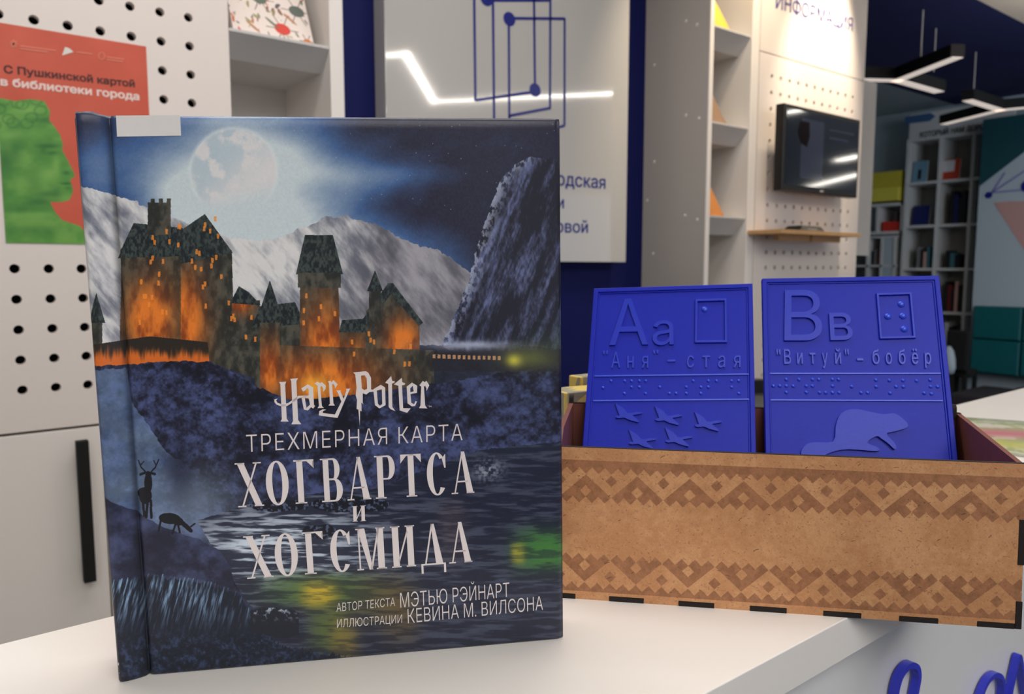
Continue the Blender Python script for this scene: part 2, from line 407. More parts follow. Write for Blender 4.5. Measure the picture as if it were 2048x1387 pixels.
# magazine lying on the counter
def magazine_img(w=320, h=220):
    X, Y = np.meshgrid(np.linspace(0, 1, w), np.linspace(0, 1, h)); im = np.zeros((h, w, 3)); im[:] = (206, 205, 190)
    n = fbm(X * 4, Y * 9, 5)
    blend(im, sst(.42, .6, n) * .8, (150, 165, 110)); n2 = fbm(X * 3 + 4, Y * 10, 9)
    blend(im, np.exp(-((Y - .52 - .1 * (X - .5)) / .13) ** 2) * sst(.2, .55, n2 + .25), (196, 120, 128))
    blend(im, np.exp(-((Y - .2) / .1) ** 2) * .9, (190, 190, 100)); blend(im, sst(.8, .95, Y) * .5, (120, 135, 110)); return im
Mmag = gen_image_mat('magazine_cover_print', magazine_img(), .25)
pm = [onZ(1922, 838), onZ(2100, 850), onZ(2120, 925), onZ(1965, 902)]
m_ = MB(); m_.hexa([p + np.array([0, 0, .0004]) for p in (pm[3], pm[2], pm[1], pm[0])] + [p + np.array([0, 0, .0035]) for p in (pm[3], pm[2], pm[1], pm[0])])
mg = m_.build('magazine', Mmag); tag(mg, 'glossy green and pink magazine lying flat on the counter behind the wooden box', 'magazine')
ul = mg.data.uv_layers.new(name='UVMap')
for p in mg.data.polygons:
    for li in p.loop_indices:
        vi = mg.data.loops[li].vertex_index % 4; ul.data[li].uv = [(0, 0), (1, 0), (1, 1), (0, 1)][vi]

# ================================================================== BOOK
A = onZ(302, 1350); B = onZ(1127, 1277); bu = (B - A) / np.linalg.norm(B - A); byaw = math.atan2(bu[1], bu[0])
nbk = np.array([-bu[1], bu[0], 0]); LEAN = -.015
FB = Fr(A, bu, nbk * math.sin(LEAN) + np.array([0, 0, 1]) * math.cos(LEAN))   # FB.n points to the camera side
TL = FB.px(221, 231); TR = FB.px(1120, 237); WB = np.linalg.norm(B - A)
S0 = onZ(235, 1366); sc = -float((S0 - A) @ nbk)                      # spine edge stands this far in front
ST = FB.px(146, 219, sc)
def cover_pt(s, t, c=0.):
    """s in -1..0 over the hinge strip, 0..1 over the board; t from bottom to top"""
    if s >= 0:
        b = np.array([WB * s, 0]); tp = np.array(TL) * (1 - s) + np.array(TR) * s; cc = c
        p = b * (1 - t) + tp * t; return FB.P(p[0], p[1], cc)
    k = -s
    b = np.array([FB_S0[0], 0]) * k; tp = np.array(TL) * (1 - k) + np.array(ST) * k
    p = b * (1 - t) + tp * t; return FB.P(p[0], p[1], sc * k + c)
FB_S0 = (float((S0 - A) @ bu), 0)
SFR = .075          # share of the texture width used by the hinge strip
def cover_art():
    w, h = 1150, 1440
    U, T = np.meshgrid((np.arange(w) + .5) / w, (np.arange(h) + .5) / h)
    S = np.where(U < SFR, -(1 - U / SFR), (U - SFR) / (1 - SFR))
    k = np.clip(-S, 0, 1); s = np.clip(S, 0, 1)
    bx = np.where(S < 0, FB_S0[0] * k, WB * s); tx = np.where(S < 0, TL[0] * (1 - k) + ST[0] * k, TL[0] * (1 - s) + TR[0] * s)
    tz = np.where(S < 0, TL[1] * (1 - k) + ST[1] * k, TL[1] * (1 - s) + TR[1] * s)
    a = bx * (1 - T) + tx * T; b = tz * T; c = sc * k
    P = FB.o + FB.u * a[..., None] + FB.v * b[..., None] + FB.n * c[..., None] - EYE
    z = P @ FW; x = CX + FPX * (P @ RT) / z; y = CY - FPX * (P @ UP) / z      # layout coordinates for the drawing
    im = np.zeros((h, w, 3))
    n1 = fbm(x / 130, y / 60, 1, 5); n2 = fbm((x + y) / 40, (y - x) / 120, 2, 5); g = fbm(x / 3.5, y / 3.5, 3, 2)
    # night sky
    d = np.hypot(x - 468, y - 350)
    L = np.exp(-(d / 190) ** 2) * .95 + sst(330, 470, y - (x - 560) * .28) * .82 * sst(1050, 700, x) * sst(230, 430, x) + np.exp(-((x - 770) / 95) ** 2 - ((y - 350) / 26) ** 2) * .33
    L += np.exp(-((x - 190) / 60) ** 2 - ((y - 335) / 60) ** 2) * .28 + np.exp(-((x - 610) / 130) ** 2 - ((y - 330 - (x - 610) * .35) / 50) ** 2) * .45
    L = np.clip(L + (n1 - .5) * .28 + (n2 - .5) * .12, 0, 1)
    sky = np.where((L < .35)[..., None], mixc((38, 38, 58), (66, 96, 144), L / .35), mixc((66, 96, 144), (196, 208, 212), (np.maximum(L, .35) - .35) / .65))
    im[:] = sky
    im += ((g - .5) * 6)[..., None]
    for k in range(60):
        sx, sy = random.uniform(500, 1120), random.uniform(240, 420); blend(im, (np.hypot(x - sx, y - sy) < .9) * .6, (190, 190, 200))
    # full moon
    md = np.hypot(x - 468, y - 343); mn = fbm(x / 30, y / 30, 11, 5)
    mcol = mixc((214, 212, 212), (172, 190, 200), np.clip(sst(.40, .60, mn - .0006 * (x - 468) - .0006 * (y - 343)) * .85 * sst(70, -60, (x - 468) + (y - 343)) , 0, 1))
    blend(im, sst(88, 85, md) * sst(430, 380, y + (x - 430) * .25) * .95, mcol)
    blend(im, np.exp(-((md - 87) / 4) ** 2) * .5 * sst(420, 380, y), (214, 222, 222))
    # snowy mountains
    rid = fbm((x - y * .8) / 26, (y + x * .55) / 90, 21, 5); rid2 = fbm(x / 14, y / 30, 23, 4)
    mist_ = fbm(x / 110, y / 60, 27, 3); snow = mixc((104, 108, 122), (214, 213, 212), sst(.28, .62, rid * .55 + rid2 * .15 + mist_ * .3))
    snowd = mixc((84, 84, 94), (160, 157, 164), sst(.30, .68, rid * .55 + rid2 * .15 + mist_ * .3))
    j = (fbm(x / 12, y / 12, 31, 3) - .5) * 12
    mL = inside(x, y + j, [(100, 345), (150, 368), (245, 395), (330, 425), (420, 470), (520, 482), (560, 478), (600, 455), (640, 700), (100, 760)])
    blend(im, mL * 1., snow)
    mR = inside(x, y + j, [(440, 520), (540, 482), (600, 460), (650, 436), (690, 430), (740, 445), (790, 470), (840, 492), (890, 505), (940, 545), (950, 700), (440, 700)])
    blend(im, mR * 1., mixc((0, 0, 0), (1, 1, 1), sst(690, 780, x)) * 0 + snow * (1 - sst(660, 800, x + (y - 500) * .3))[..., None] + snowd * sst(660, 800, x + (y - 500) * .3)[..., None])
    # dark crag on the right
    st = fbm((x + y * .38) / 13, (y - x * .3) / 70, 41, 5)
    rock = mixc((28, 28, 40), (98, 106, 146), sst(.38, .80, st * .75 + fbm(x / 4, y / 9, 44, 3) * .25)); rock = rock + (sst(.62, .8, st) * sst(70, 0, x - (1010 - (y - 320) * .36))[..., None] * np.array([80, 80, 60.])[None, None] if False else 0)
    crag = inside(x + j * .6, y + j * .5, [(880, 700), (905, 640), (935, 570), (950, 510), (968, 450), (985, 400), (1005, 355), (1030, 328), (1060, 313), (1090, 318), (1140, 320), (1140, 760), (880, 760)])
    blend(im, crag * 1., rock)
    e = x - np.interp(y, [315, 355, 400, 450, 510, 570, 640, 700], [1045, 1003, 984, 966, 948, 933, 902, 880])
    blend(im, crag * np.exp(-(e / 22) ** 2) * sst(.35, .6, fbm(x / 6, y / 10, 43, 3)) * .75, (176, 184, 206))
    blend(im, crag * sst(640, 760, y + (x - 1050) * .5) * .6, (58, 76, 60))
    blend(im, inside(x, y + j * .4, [(430, 690), (880, 690), (900, 700), (1140, 700), (1140, 800), (430, 800)]) * 1., mixc((24, 26, 34), (60, 66, 92), fbm(x / 20, y / 16, 49, 4)))
    # a plain walled old town on the cliff, dark stone lit from below
    stone = mixc((42, 43, 40), (80, 78, 68), sst(.3, .75, fbm(x / 12, y / 20, 51, 4))); tile = mixc((28, 34, 38), (62, 72, 68), sst(.3, .7, fbm(x / 4, y / 7, 53, 3)))
    fire = mixc((132, 62, 26), (222, 122, 44), sst(.25, .72, fbm(x / 16, y / 40, 55, 4)))
    def house(poly, roof=None, glow=None, ga=.9):
        blend(im, inside(x, y, poly) * 1., stone)
        if glow: gx, gy, rx, ry = glow; blend(im, inside(x, y, poly) * np.exp(-((x - gx) / rx) ** 2 - ((y - gy) / ry) ** 2) * ga * 1.4, fire)
        if roof: blend(im, inside(x, y, roof) * 1., tile)
    house([(182, 720), (182, 640), (206, 640), (206, 720)], [(176, 645), (194, 585), (212, 645)])
    house([(356, 700), (356, 470), (464, 500), (470, 740), (400, 740)], [(350, 530), (360, 462), (410, 428), (466, 505)], (372, 640, 40, 90))
    house([(240, 720), (240, 500), (272, 462), (362, 462), (362, 720)], [(234, 516), (268, 446), (366, 456), (370, 512)], (300, 640, 52, 80))
    house([(296, 470), (296, 405), (302, 405), (302, 397), (310, 397), (310, 405), (318, 405), (318, 397), (326, 397), (326, 405), (334, 405), (334, 397), (342, 397), (342, 470)])
    house([(464, 740), (464, 600), (520, 600), (520, 760)], [(460, 606), (478, 572), (498, 584), (522, 610)], (480, 605, 26, 24), .8)
    house([(510, 780), (510, 650), (600, 640), (600, 800)], [(504, 655), (520, 612), (590, 604), (610, 648)])
    house([(520, 790), (520, 640), (560, 640), (560, 790)], [(512, 645), (540, 560), (568, 645)], (540, 740, 30, 60), .8)
    house([(600, 800), (600, 540), (676, 540), (684, 800)], [(592, 548), (610, 470), (666, 470), (686, 548)], (650, 710, 52, 100))
    house([(596, 575), (596, 545), (682, 545), (682, 575)])
    house([(680, 780), (680, 660), (740, 660), (740, 780)], [(678, 664), (684, 640), (736, 636), (744, 664)], (700, 740, 50, 60))
    house([(732, 780), (732, 622), (780, 575), (838, 640), (842, 780)], [(724, 640), (776, 566), (786, 566), (846, 645), (838, 652), (782, 588), (734, 648)], (806, 690, 38, 52))
    house([(738, 640), (738, 578), (762, 578), (762, 640)], [(734, 582), (750, 540), (766, 582)])
    house([(560, 800), (560, 690), (868, 700), (868, 780)], None, (640, 765, 120, 60))
    blend(im, np.exp(-((x - 630) / 34) ** 2 - ((y - 772) / 26) ** 2) * .85, (250, 176, 60))
    blend(im, inside(x, y, [(176, 745), (176, 690), (300, 672), (416, 684), (420, 730), (300, 728)]) * 1., mixc((44, 38, 32), (206, 104, 40), sst(12, 34, y - 690 + fbm(x / 5, y / 40, 57, 2) * 26 - 6)))
    for k in range(70):
        cx_, cy_ = random.choice([(300, 590), (410, 560), (640, 610), (490, 640), (790, 680), (330, 470), (715, 720), (410, 480)]); cx_ += random.uniform(-34, 34); cy_ += random.uniform(-60, 60)
        okc = inside(np.array([[cx_]]), np.array([[cy_]]), [(240, 720), (240, 470), (466, 430), (470, 600), (520, 640), (600, 640), (600, 480), (676, 480), (684, 650), (780, 600), (838, 660), (842, 780), (500, 780)])[0, 0]
        if okc: blend(im, (np.abs(x - cx_) < 2.4) * (np.abs(y - cy_) < 5.) * .8, (238, 140, 50))
    # wooded cliffs below the walls
    cell = fbm(x / 15, y / 13, 61, 5); fine = fbm(x / 5, y / 5, 63, 3)
    big = fbm(x / 90, y / 50, 66, 3); cliff = mixc((22, 22, 34), (70, 80, 122), sst(.36, .72, cell * .42 + fine * .18 + big * .40))
    lowp = [(100, 735), (250, 728), (330, 722), (420, 722), (470, 745), (520, 775), (580, 800), (700, 790), (880, 765), (1000, 745), (1140, 730), (1140, 1400), (100, 1420)]
    blend(im, inside(x, y + j * .6, lowp) * 1., cliff)
    blend(im, inside(x, y + j, [(140, 740), (250, 735), (262, 800), (330, 900), (420, 960), (430, 1120), (140, 1120)]) * .55 * sst(440, 300, x), mixc((70, 96, 150), (150, 178, 204), fbm(x / 50, y / 50, 65, 4)))
    blend(im, np.exp(-((x - 400) / 80) ** 2 - ((y - 1010) / 75) ** 2) * .6, (128, 146, 168))
    blend(im, np.exp(-((x - 360) / 26) ** 2 - ((y - 930) / 60) ** 2) * .55, (24, 26, 44))
    # mist and a row of distant lamps on the ledge
    ledge = inside(x, y + j * .4, [(850, 712), (880, 690), (1020, 688), (1140, 700), (1140, 742), (860, 742)])
    blend(im, ledge * .55, (34, 32, 36)); blend(im, np.exp(-((x - 940) / 80) ** 2 - ((y - 690 - j * .5) / 9) ** 2) * .85, (176, 184, 208))
    for k in range(14): blend(im, (np.abs(x - (868 + k * 10)) < 3) * (np.abs(y - 712 - k * .3) < 4) * .8, (214, 160, 110))
    blend(im, np.exp(-((x - 1028) / 15) ** 2 - ((y - 720) / 12) ** 2) * .95, (216, 200, 70)); blend(im, np.exp(-((x - 1060) / 55) ** 2 - ((y - 716) / 22) ** 2) * .45, (150, 160, 60))
    # lake
    wn = fbm(x / 46, y / 5.5, 71, 4); wl = np.clip(np.exp(-((x - 560) / 190) ** 2 - ((y - 1090) / 80) ** 2) * 1.0 + .12, 0, 1)
    water = mixc((26, 30, 48), (200, 212, 222), sst(.42, .72, wn) * wl + wl * .12)
    water = water * .78 + mixc((34, 38, 56), (96, 104, 128), sst(.4, .7, wn)) * .22
    wp = inside(x, y + j * .5, [(395, 1040), (520, 1000), (640, 985), (760, 975), (860, 935), (960, 900), (1140, 880), (1140, 1330), (600, 1360), (440, 1120)])
    blend(im, wp * 1., water)
    for gx, gy, rx, ry, cc, al in [(640, 1180, 110, 34, (70, 100, 44), .75), (640, 1188, 36, 26, (206, 170, 50), .85), (660, 1255, 44, 50, (84, 100, 44), .7), (760, 1200, 60, 50, (96, 84, 40), .55), (1090, 1100, 62, 44, (64, 120, 54), .85), (1036, 1106, 14, 20, (170, 160, 50), .8), (905, 1060, 30, 60, (96, 80, 84), .5), (800, 1230, 40, 60, (110, 84, 40), .4), (690, 1280, 30, 50, (150, 120, 50), .5)]:
        blend(im, wp * np.exp(-np.abs((x - gx) / rx) ** 3 - np.abs((y - gy) / ry) ** 3) * (al * .6 + al * .5 * sst(.4, .6, wn)), cc)
    blend(im, wp * np.exp(-((x - 975) / 30) ** 2 - ((y - 940) / 20) ** 2) * sst(.3, .8, fine) * .8, (170, 178, 190))
    for cx_, cy_, rx, ry in [(700, 1008, 80, 16), (640, 1062, 36, 14), (560, 1010, 60, 12)]:
        blend(im, (((x - cx_) / rx) ** 2 + ((y + j * .5 - cy_) / ry) ** 2 < 1) * .9, mixc((16, 18, 28), (80, 90, 116), sst(.5, .7, fine)))
    # near bank with grass
    gr = fbm((x + y * .25) / 4, y / 34, 81, 4)
    b1 = inside(x, y + j * .4, [(140, 985), (200, 992), (270, 1020), (330, 1055), (400, 1078), (440, 1100), (462, 1135), (470, 1175), (520, 1230), (140, 1240)])
    blend(im, b1 * 1., mixc((28, 30, 50), (66, 74, 108), sst(.3, .75, big * .6 + cell * .4)))
    b2 = inside(x, y + (gr - .5) * 26, [(140, 1160), (260, 1160), (300, 1148), (420, 1165), (480, 1185), (505, 1235), (560, 1290), (720, 1318), (720, 1400), (140, 1400)])
    blend(im, b2 * 1., mixc((20, 26, 42), (128, 160, 190), sst(.42, .82, gr) * np.exp(-np.maximum(0, (y - 1180) / 60) ** 2) + .0 * y))
    blend(im, b2 * sst(1240, 1290, y) * .75, mixc((18, 24, 38), (60, 78, 116), sst(.4, .8, cell * .5 + fine * .5)))
    rk = inside(x, y + j * .6, [(500, 1222), (520, 1214), (580, 1216), (598, 1226), (598, 1268), (560, 1276), (505, 1262)])
    blend(im, rk * 1., mixc((24, 28, 40), (150, 162, 176), sst(.5, .75, fine) * sst(1250, 1215, y)))
    # two grazing deer on the slope
    dk = (18, 18, 26)
    def ell(cx_, cy_, rx, ry, an=0.):
        c_, s_ = math.cos(an), math.sin(an); X = (x - cx_) * c_ + (y - cy_) * s_; Y = -(x - cx_) * s_ + (y - cy_) * c_
        return (X / rx) ** 2 + (Y / ry) ** 2 < 1
    def seg(p, q_, r):
        px_, py_ = q_[0] - p[0], q_[1] - p[1]; t = np.clip(((x - p[0]) * px_ + (y - p[1]) * py_) / (px_ ** 2 + py_ ** 2), 0, 1)
        return np.hypot(x - p[0] - t * px_, y - p[1] - t * py_) < r
    for mm in [ell(291, 990, 13, 17), ell(287, 985, 12, 11), ell(297, 965, 8, 20), ell(297, 950, 6, 9), seg((286, 1000), (289, 1030), 2.6), seg((296, 1000), (293, 1033), 2.6), seg((302, 1000), (303, 1034), 2.6),
               seg((295, 946), (283, 934), 1.3), seg((283, 934), (277, 920), 1.2), seg((299, 946), (311, 934), 1.3), seg((311, 934), (318, 918), 1.2), seg((281, 930), (288, 922), 1), seg((313, 930), (308, 920), 1), seg((289, 945), (281, 948), 2.4), seg((303, 945), (310, 947), 2.4)]:
        blend(im, mm * 1., dk)
    for mm in [ell(340, 1036, 22, 11, .1), ell(354, 1040, 14, 9, .4), seg((362, 1042), (378, 1056), 4.5), ell(380, 1058, 7, 4, .8), seg((322, 1040), (318, 1060), 2), seg((352, 1046), (345, 1066), 2), seg((356, 1046), (360, 1064), 2), seg((382, 1052), (390, 1046), 1.5)]:
        blend(im, mm * 1., dk)
    im += ((g - .5) * 5)[..., None]
    im *= (1 - .35 * np.exp(-((U - SFR * .93) / .006) ** 2))[..., None]         # darker line along the hinge crease
    return im
Mcov = gen_image_mat('night_landscape_cover_print', cover_art(), .36, gain=1.2, spec=.4, bump=.12)
bk = thing('hardback_book', 'large dark blue hardback with moonlit night landscape, standing upright on the counter', 'book', (A[0] + .1, A[1] - .03, 0), byaw)
def cover_mesh():
    ss = [-1, -.94, -.86, -.7, -.5, -.3, -.16, -.09, -.04, 0, .008, .02, .25, .5, .75, .985, 1]
    cs = [-.0022, -.0004, .0006, .0010, .0010, .0006, .0, -.0016, -.0016, -.0002, .0003, .0004, .0004, .0004, .0004, .0003, -.0012]
    ts = [0, .004, .02, .25, .5, .75, .98, .994, 1]; th = -.0032
    vs = []; fs = []; uv = []
    for t in ts:
        for s_, c_ in zip(ss, cs):
            edge = -.0010 if t in (0, 1) else 0
            wob = .0012 * max(0, -s_) * math.sin(s_ * 9) * (1 if t == 1 else 0)
            p = cover_pt(s_, t, c_ + edge); p[2] += wob; vs.append(p); uv.append((SFR * (1 + s_) if s_ < 0 else SFR + (1 - SFR) * s_, t))
    n = len(ss); k = len(vs)
    for t in ts:
        for s_, c_ in zip(ss, cs):
            p = cover_pt(s_, t, min(c_, 0) + th); vs.append(p); uv.append((SFR * (1 + s_) if s_ < 0 else SFR + (1 - SFR) * s_, t))
    m = len(ts)
    for i in range(m - 1):
        for q in range(n - 1):
            a0 = i * n + q; fs.append((a0, a0 + 1, a0 + n + 1, a0 + n)); b0 = k + a0; fs.append((b0 + n, b0 + n + 1, b0 + 1, b0))
        fs.append((i * n, i * n + n, k + i * n + n, k + i * n)); r = i * n + n - 1; fs.append((r, k + r, k + r + n, r + n))
    for q in range(n - 1):
        fs.append((q, k + q, k + q + 1, q + 1)); a0 = (m - 1) * n + q; fs.append((a0, a0 + 1, k + a0 + 1, k + a0))
    return vs, fs, uv
vs_, fs_, uv_ = cover_mesh(); q = MB(); q.add(vs_, fs_)
fc = q.build('front_cover', Mcov, bk, label='dark moonlit landscape front cover with a hinge crease')
ul = fc.data.uv_layers.new(name='UVMap')
for p in fc.data.polygons:
    p.use_smooth = True
    for li in p.loop_indices: ul.data[li].uv = uv_[fc.data.loops[li].vertex_index]
TH = .024
q = MB(); q.hexa([FB.P(.004, .004, -.0036), FB.P(WB - .006, .004, -.0036), FB.P(WB - .006, .004, -TH), FB.P(.004, .004, -TH), FB.P(.0, .277, -.0036), FB.P(WB - .008, .281, -.0036), FB.P(WB - .008, .281, -TH), FB.P(.0, .277, -TH)])
q.build('page_block', M['paper'], bk)
q = MB(); q.hexa([FB.P(-.012, .0005, -TH - .0004), FB.P(WB, .0005, -TH - .0004), FB.P(WB, .0005, -TH - .0034), FB.P(-.012, .0005, -TH - .0034), FB.P(-.016, .283, -TH - .0004), FB.P(WB - .004, .288, -TH - .0004), FB.P(WB - .004, .288, -TH - .0034), FB.P(-.016, .283, -TH - .0034)])
q.build('back_cover', M['cloth'], bk, bevel=.0008)
q = MB(); q.hexa([FB.P(-.0148, .0005, sc - .0035), FB.P(-.010, .0005, sc - .0035), FB.P(-.009, .0005, -TH), FB.P(-.012, .0005, -TH), FB.P(-.020, .281, sc - .0035), FB.P(-.0145, .281, sc - .0035), FB.P(-.0125, .281, -TH), FB.P(-.016, .281, -TH)])
q.build('spine', M['cloth'], bk, bevel=.0012)
MB().prism(FB, [FB.px(*p, .0008) for p in [(232, 231), (360, 230), (362, 271), (234, 273)]], .0004, .0008).build('sticker', M['sticker'], bk, label='blank white sticker')
MB().prism(FB, [(FB.px(240, 1328, sc)[0] + .0011 * math.cos(t * .8), FB.px(240, 1328, sc)[1] + .0014 * math.sin(t * .8)) for t in range(8)], sc - .001, sc - .0006).prism(FB, [(FB.px(241, 1346, sc)[0] + .0008 * math.cos(t * .8), FB.px(241, 1346, sc)[1] + .0009 * math.sin(t * .8)) for t in range(8)], sc - .001, sc - .0006).build('worn_spot', M['paper'], bk)
# --- lettering
CT0, CT1 = .0002, .00065
q = MB()
put_text(q, FB, 'ТРЕХМЕРНАЯ КАРТА', (493, 904), (925, 880), (492, 871), CT0, CT1, -.012, 1.12)
q.build('subtitle_lettering', M['foil'], bk)
q = MB()
put_text(q, FB, 'АВТОР ТЕКСТА', (673, 1223), (790, 1211), (673, 1207), CT0, CT1, -.012)
put_text(q, FB, 'МЭТЬЮ РЭЙНАРТ', (801, 1215), (1019, 1193), (800, 1187), CT0, CT1, -.012)
put_text(q, FB, 'ИЛЛЮСТРАЦИИ', (674, 1255), (804, 1245), (674, 1239), CT0, CT1, -.012)
put_text(q, FB, 'КЕВИНА М. ВИЛСОНА', (816, 1246), (1086, 1219), (815, 1219), CT0, CT1, -.012)
q.build('credit_lettering', M['foil'], bk)
# condensed serif capitals, each glyph a list of polygons (outer, holes), x in letter widths, y 0..1
def rect(x0, y0, x1, y1): return ([(x0, y0), (x1, y0), (x1, y1), (x0, y1)], [])
def ser(xc, y, w=.26): return rect(xc - w / 2, y, xc + w / 2, y + .028)
def diag(x0, x1, w, y0=0, y1=1): return ([(x0 - w / 2, y0), (x0 + w / 2, y0), (x1 + w / 2, y1), (x1 - w / 2, y1)], [])
def arc(cx, cy, rx, ry, tx, ty, a0, a1, n=20):
    o = [(cx + rx * math.cos(R(a0 + (a1 - a0) * i / n)), cy + ry * math.sin(R(a0 + (a1 - a0) * i / n))) for i in range(n + 1)]
    i_ = [(cx + (rx - tx) * math.cos(R(a0 + (a1 - a0) * i / n)), cy + (ry - ty) * math.sin(R(a0 + (a1 - a0) * i / n))) for i in range(n, -1, -1)]
    return (o + i_, [])
def loop(cx, cy, rx, ry, tx, ty, n=28):
    f = lambda a, b: [(cx + a * math.cos(2 * math.pi * i / n), cy + b * math.sin(2 * math.pi * i / n)) for i in range(n)]
    return (f(rx, ry), [f(rx - tx, ry - ty)])
def bowl(x0, x1, y0, y1, t=.26, tt=.035):
    cy = (y0 + y1) / 2; ry = (y1 - y0) / 2; o = [(x0, y0)]; i_ = [(x0, y0 + tt)]
    for k in range(13):
        a = R(-90 + 15 * k); o.append((x0 + (x1 - x0) * (.45 + .55 * math.cos(a)), cy + ry * math.sin(a))); i_.append((x0 + (x1 - x0) * .4 + ((x1 - x0) * .6 - t) * math.cos(a), cy + (ry - tt) * math.sin(a)))
    o.append((x0, y1)); i_.append((x0, y1 - tt)); return (o + i_[::-1], [])
SG = {
    'Х': [diag(.86, .16, .28), diag(.16, .84, .07), ser(.14, .972, .4), ser(.86, .972, .34), ser(.14, 0, .34), ser(.86, 0, .4)],
    'О': [loop(.5, .5, .48, .51, .27, .035)],
    'Г': [rect(.18, 0, .44, 1), rect(.06, .965, .92, 1), rect(.86, .82, .92, .965), ser(.31, 0, .5), ([(.62, .965), (.92, .80), (.92, .97)], [])],
    'В': [rect(.14, 0, .38, 1), ser(.2, 0, .34), ser(.2, .972, .34), bowl(.36, .86, .50, 1, .23), bowl(.36, .96, 0, .53, .26)],
    'А': [diag(.12, .50, .06), ([(.68, 0), (.98, 0), (.60, 1), (.44, 1)], []), rect(.24, .27, .74, .305), ser(.12, 0, .3), ser(.84, 0, .36)],
    'Р': [rect(.16, 0, .42, 1), ser(.29, 0, .48), ser(.2, .972, .3), bowl(.40, .95, .44, 1, .25)],
    'Т': [rect(.37, 0, .63, 1), rect(.04, .965, .96, 1), ser(.5, 0, .48), ([(.04, .80), (.30, .966), (.04, .97)], []), ([(.96, .80), (.70, .966), (.96, .97)], [])],
    'С': [arc(.5, .5, .46, .51, .27, .035, 48, 318, 26), ([(.84, .64), (.90, .64), (.90, .97), (.74, .86)], [])],
    'И': [rect(.10, 0, .34, 1), rect(.66, 0, .90, 1), diag(.32, .68, .06, .14, .86), ser(.22, 0, .36), ser(.78, 0, .36), ser(.22, .972, .36), ser(.78, .972, .36)],
    'М': [rect(.07, 0, .12, 1), ([(.40, 0), (.52, 0), (.30, 1), (.06, 1)], []), ([(.44, 0), (.50, 0), (.80, 1), (.74, 1)], []), rect(.70, 0, .92, 1), ser(.1, 0, .22), ser(.81, 0, .34), ser(.1, .972, .2), ser(.82, .972, .3)],
    'Д': [diag(.20, .50, .06, .03, 1), ([(.60, .03), (.88, .03), (.58, 1), (.46, 1)], []), rect(.02, .0, .98, .035), rect(.02, -.20, .10, .0), rect(.90, -.20, .98, .0)],
}
def serif_word(mb, word, pl, pr, pt, gap=.14, widths=None):
    a = np.array(FB.px(*pl, CT1)); e1 = np.array(FB.px(*pr, CT1)) - a; e2 = np.array(FB.px(*pt, CT1)) - a
    ws = [1.3 if c == 'М' else 1.15 if c in 'ДИ' else 1. for c in word]; tot = sum(ws) + gap * (len(word) - 1); x = 0
    for c, w in zip(word, ws):
        for o, hs in SG[c]:
            f = lambda l: [tuple(a + e1 * ((x + p[0] * w) / tot) + e2 * p[1]) for p in l]
            mb.prism(FB, f(o), CT0, CT1, [f(h_) for h_ in hs])
        x += w + gap
q = MB()
serif_word(q, 'ХОГВАРТСА', (478, 1014), (948, 985), (472, 926), .17)
serif_word(q, 'И', (704, 1043), (733, 1041), (703, 1012))
serif_word(q, 'ХОГСМИДА', (496, 1157), (944, 1123), (489, 1072), .16)
q.build('title_lettering', M['foil'], bk)
# word mark, traced outlines
WM = [([(105, 248), (185, 243), (172, 275), (190, 665), (212, 697), (120, 697), (135, 670), (118, 275)], []),
      ([(230, 212), (318, 205), (300, 240), (320, 680), (355, 728), (243, 728), (262, 690), (242, 240)], []),
      ([(50, 445), (88, 436), (68, 460), (85, 485), (130, 500), (200, 490), (260, 450), (320, 405), (420, 402), (415, 420), (330, 430), (260, 480), (190, 522), (130, 525), (75, 505), (50, 475)], []),
      ([(355, 320), (430, 275), (490, 310), (500, 510), (513, 520), (490, 550), (468, 532), (430, 572), (385, 560), (358, 420), (440, 400), (440, 335), (425, 312), (400, 345), (375, 355)], [[(395, 428), (440, 430), (455, 505), (415, 542)]]),
      ([(505, 265), (540, 245), (570, 262), (590, 250), (635, 290), (632, 325), (605, 360), (605, 320), (585, 290), (572, 310), (590, 520), (612, 542), (540, 545), (557, 520), (540, 290)], []),
      ([(660, 240), (685, 235), (700, 250), (720, 225), (770, 275), (740, 320), (735, 290), (715, 265), (705, 280), (722, 490), (738, 515), (665, 515), (682, 495), (672, 265)], []),
      ([(750, 345), (812, 342), (800, 352), (838, 440), (870, 340), (862, 325), (917, 322), (905, 335), (768, 655), (600, 635), (555, 625), (560, 580), (600, 558), (638, 562), (600, 580), (600, 600), (738, 618), (812, 470), (765, 355)], []),
      ([(945, 140), (1090, 125), (1118, 142), (1150, 200), (1150, 330), (1178, 345), (1180, 358), (1130, 362), (1095, 390), (1055, 375), (1055, 480), (1062, 502), (1040, 480), (1042, 582), (1025, 570), (1022, 745), (1005, 560), (985, 555), (990, 450), (975, 400), (985, 310), (970, 160)], [[(1035, 175), (1075, 170), (1100, 205), (1105, 325), (1075, 340), (1045, 322)]]),
      ([(1260, 280), (1310, 310), (1315, 510), (1245, 548), (1195, 510), (1178, 360), (1168, 335)], [[(1215, 345), (1272, 330), (1278, 498), (1250, 518), (1228, 495)]]),
      ([(1378, 180), (1390, 235), (1420, 240), (1415, 255), (1388, 265), (1392, 530), (1425, 578), (1370, 555), (1350, 530), (1345, 270), (1310, 255)], []),
      ([(1500, 200), (1505, 250), (1540, 265), (1530, 280), (1502, 285), (1515, 545), (1600, 548), (1560, 598), (1475, 570), (1460, 290), (1410, 275)], []),
      ([(1615, 255), (1675, 290), (1672, 370), (1598, 385), (1608, 485), (1640, 500), (1655, 465), (1672, 470), (1650, 520), (1615, 525), (1565, 490), (1555, 300)], [[(1595, 320), (1625, 290), (1635, 355), (1597, 365)]]),
      ([(1700, 285), (1740, 235), (1760, 250), (1780, 235), (1813, 285), (1780, 350), (1780, 320), (1765, 290), (1752, 300), (1765, 515), (1790, 548), (1695, 545), (1712, 515), (1720, 300)], [])]
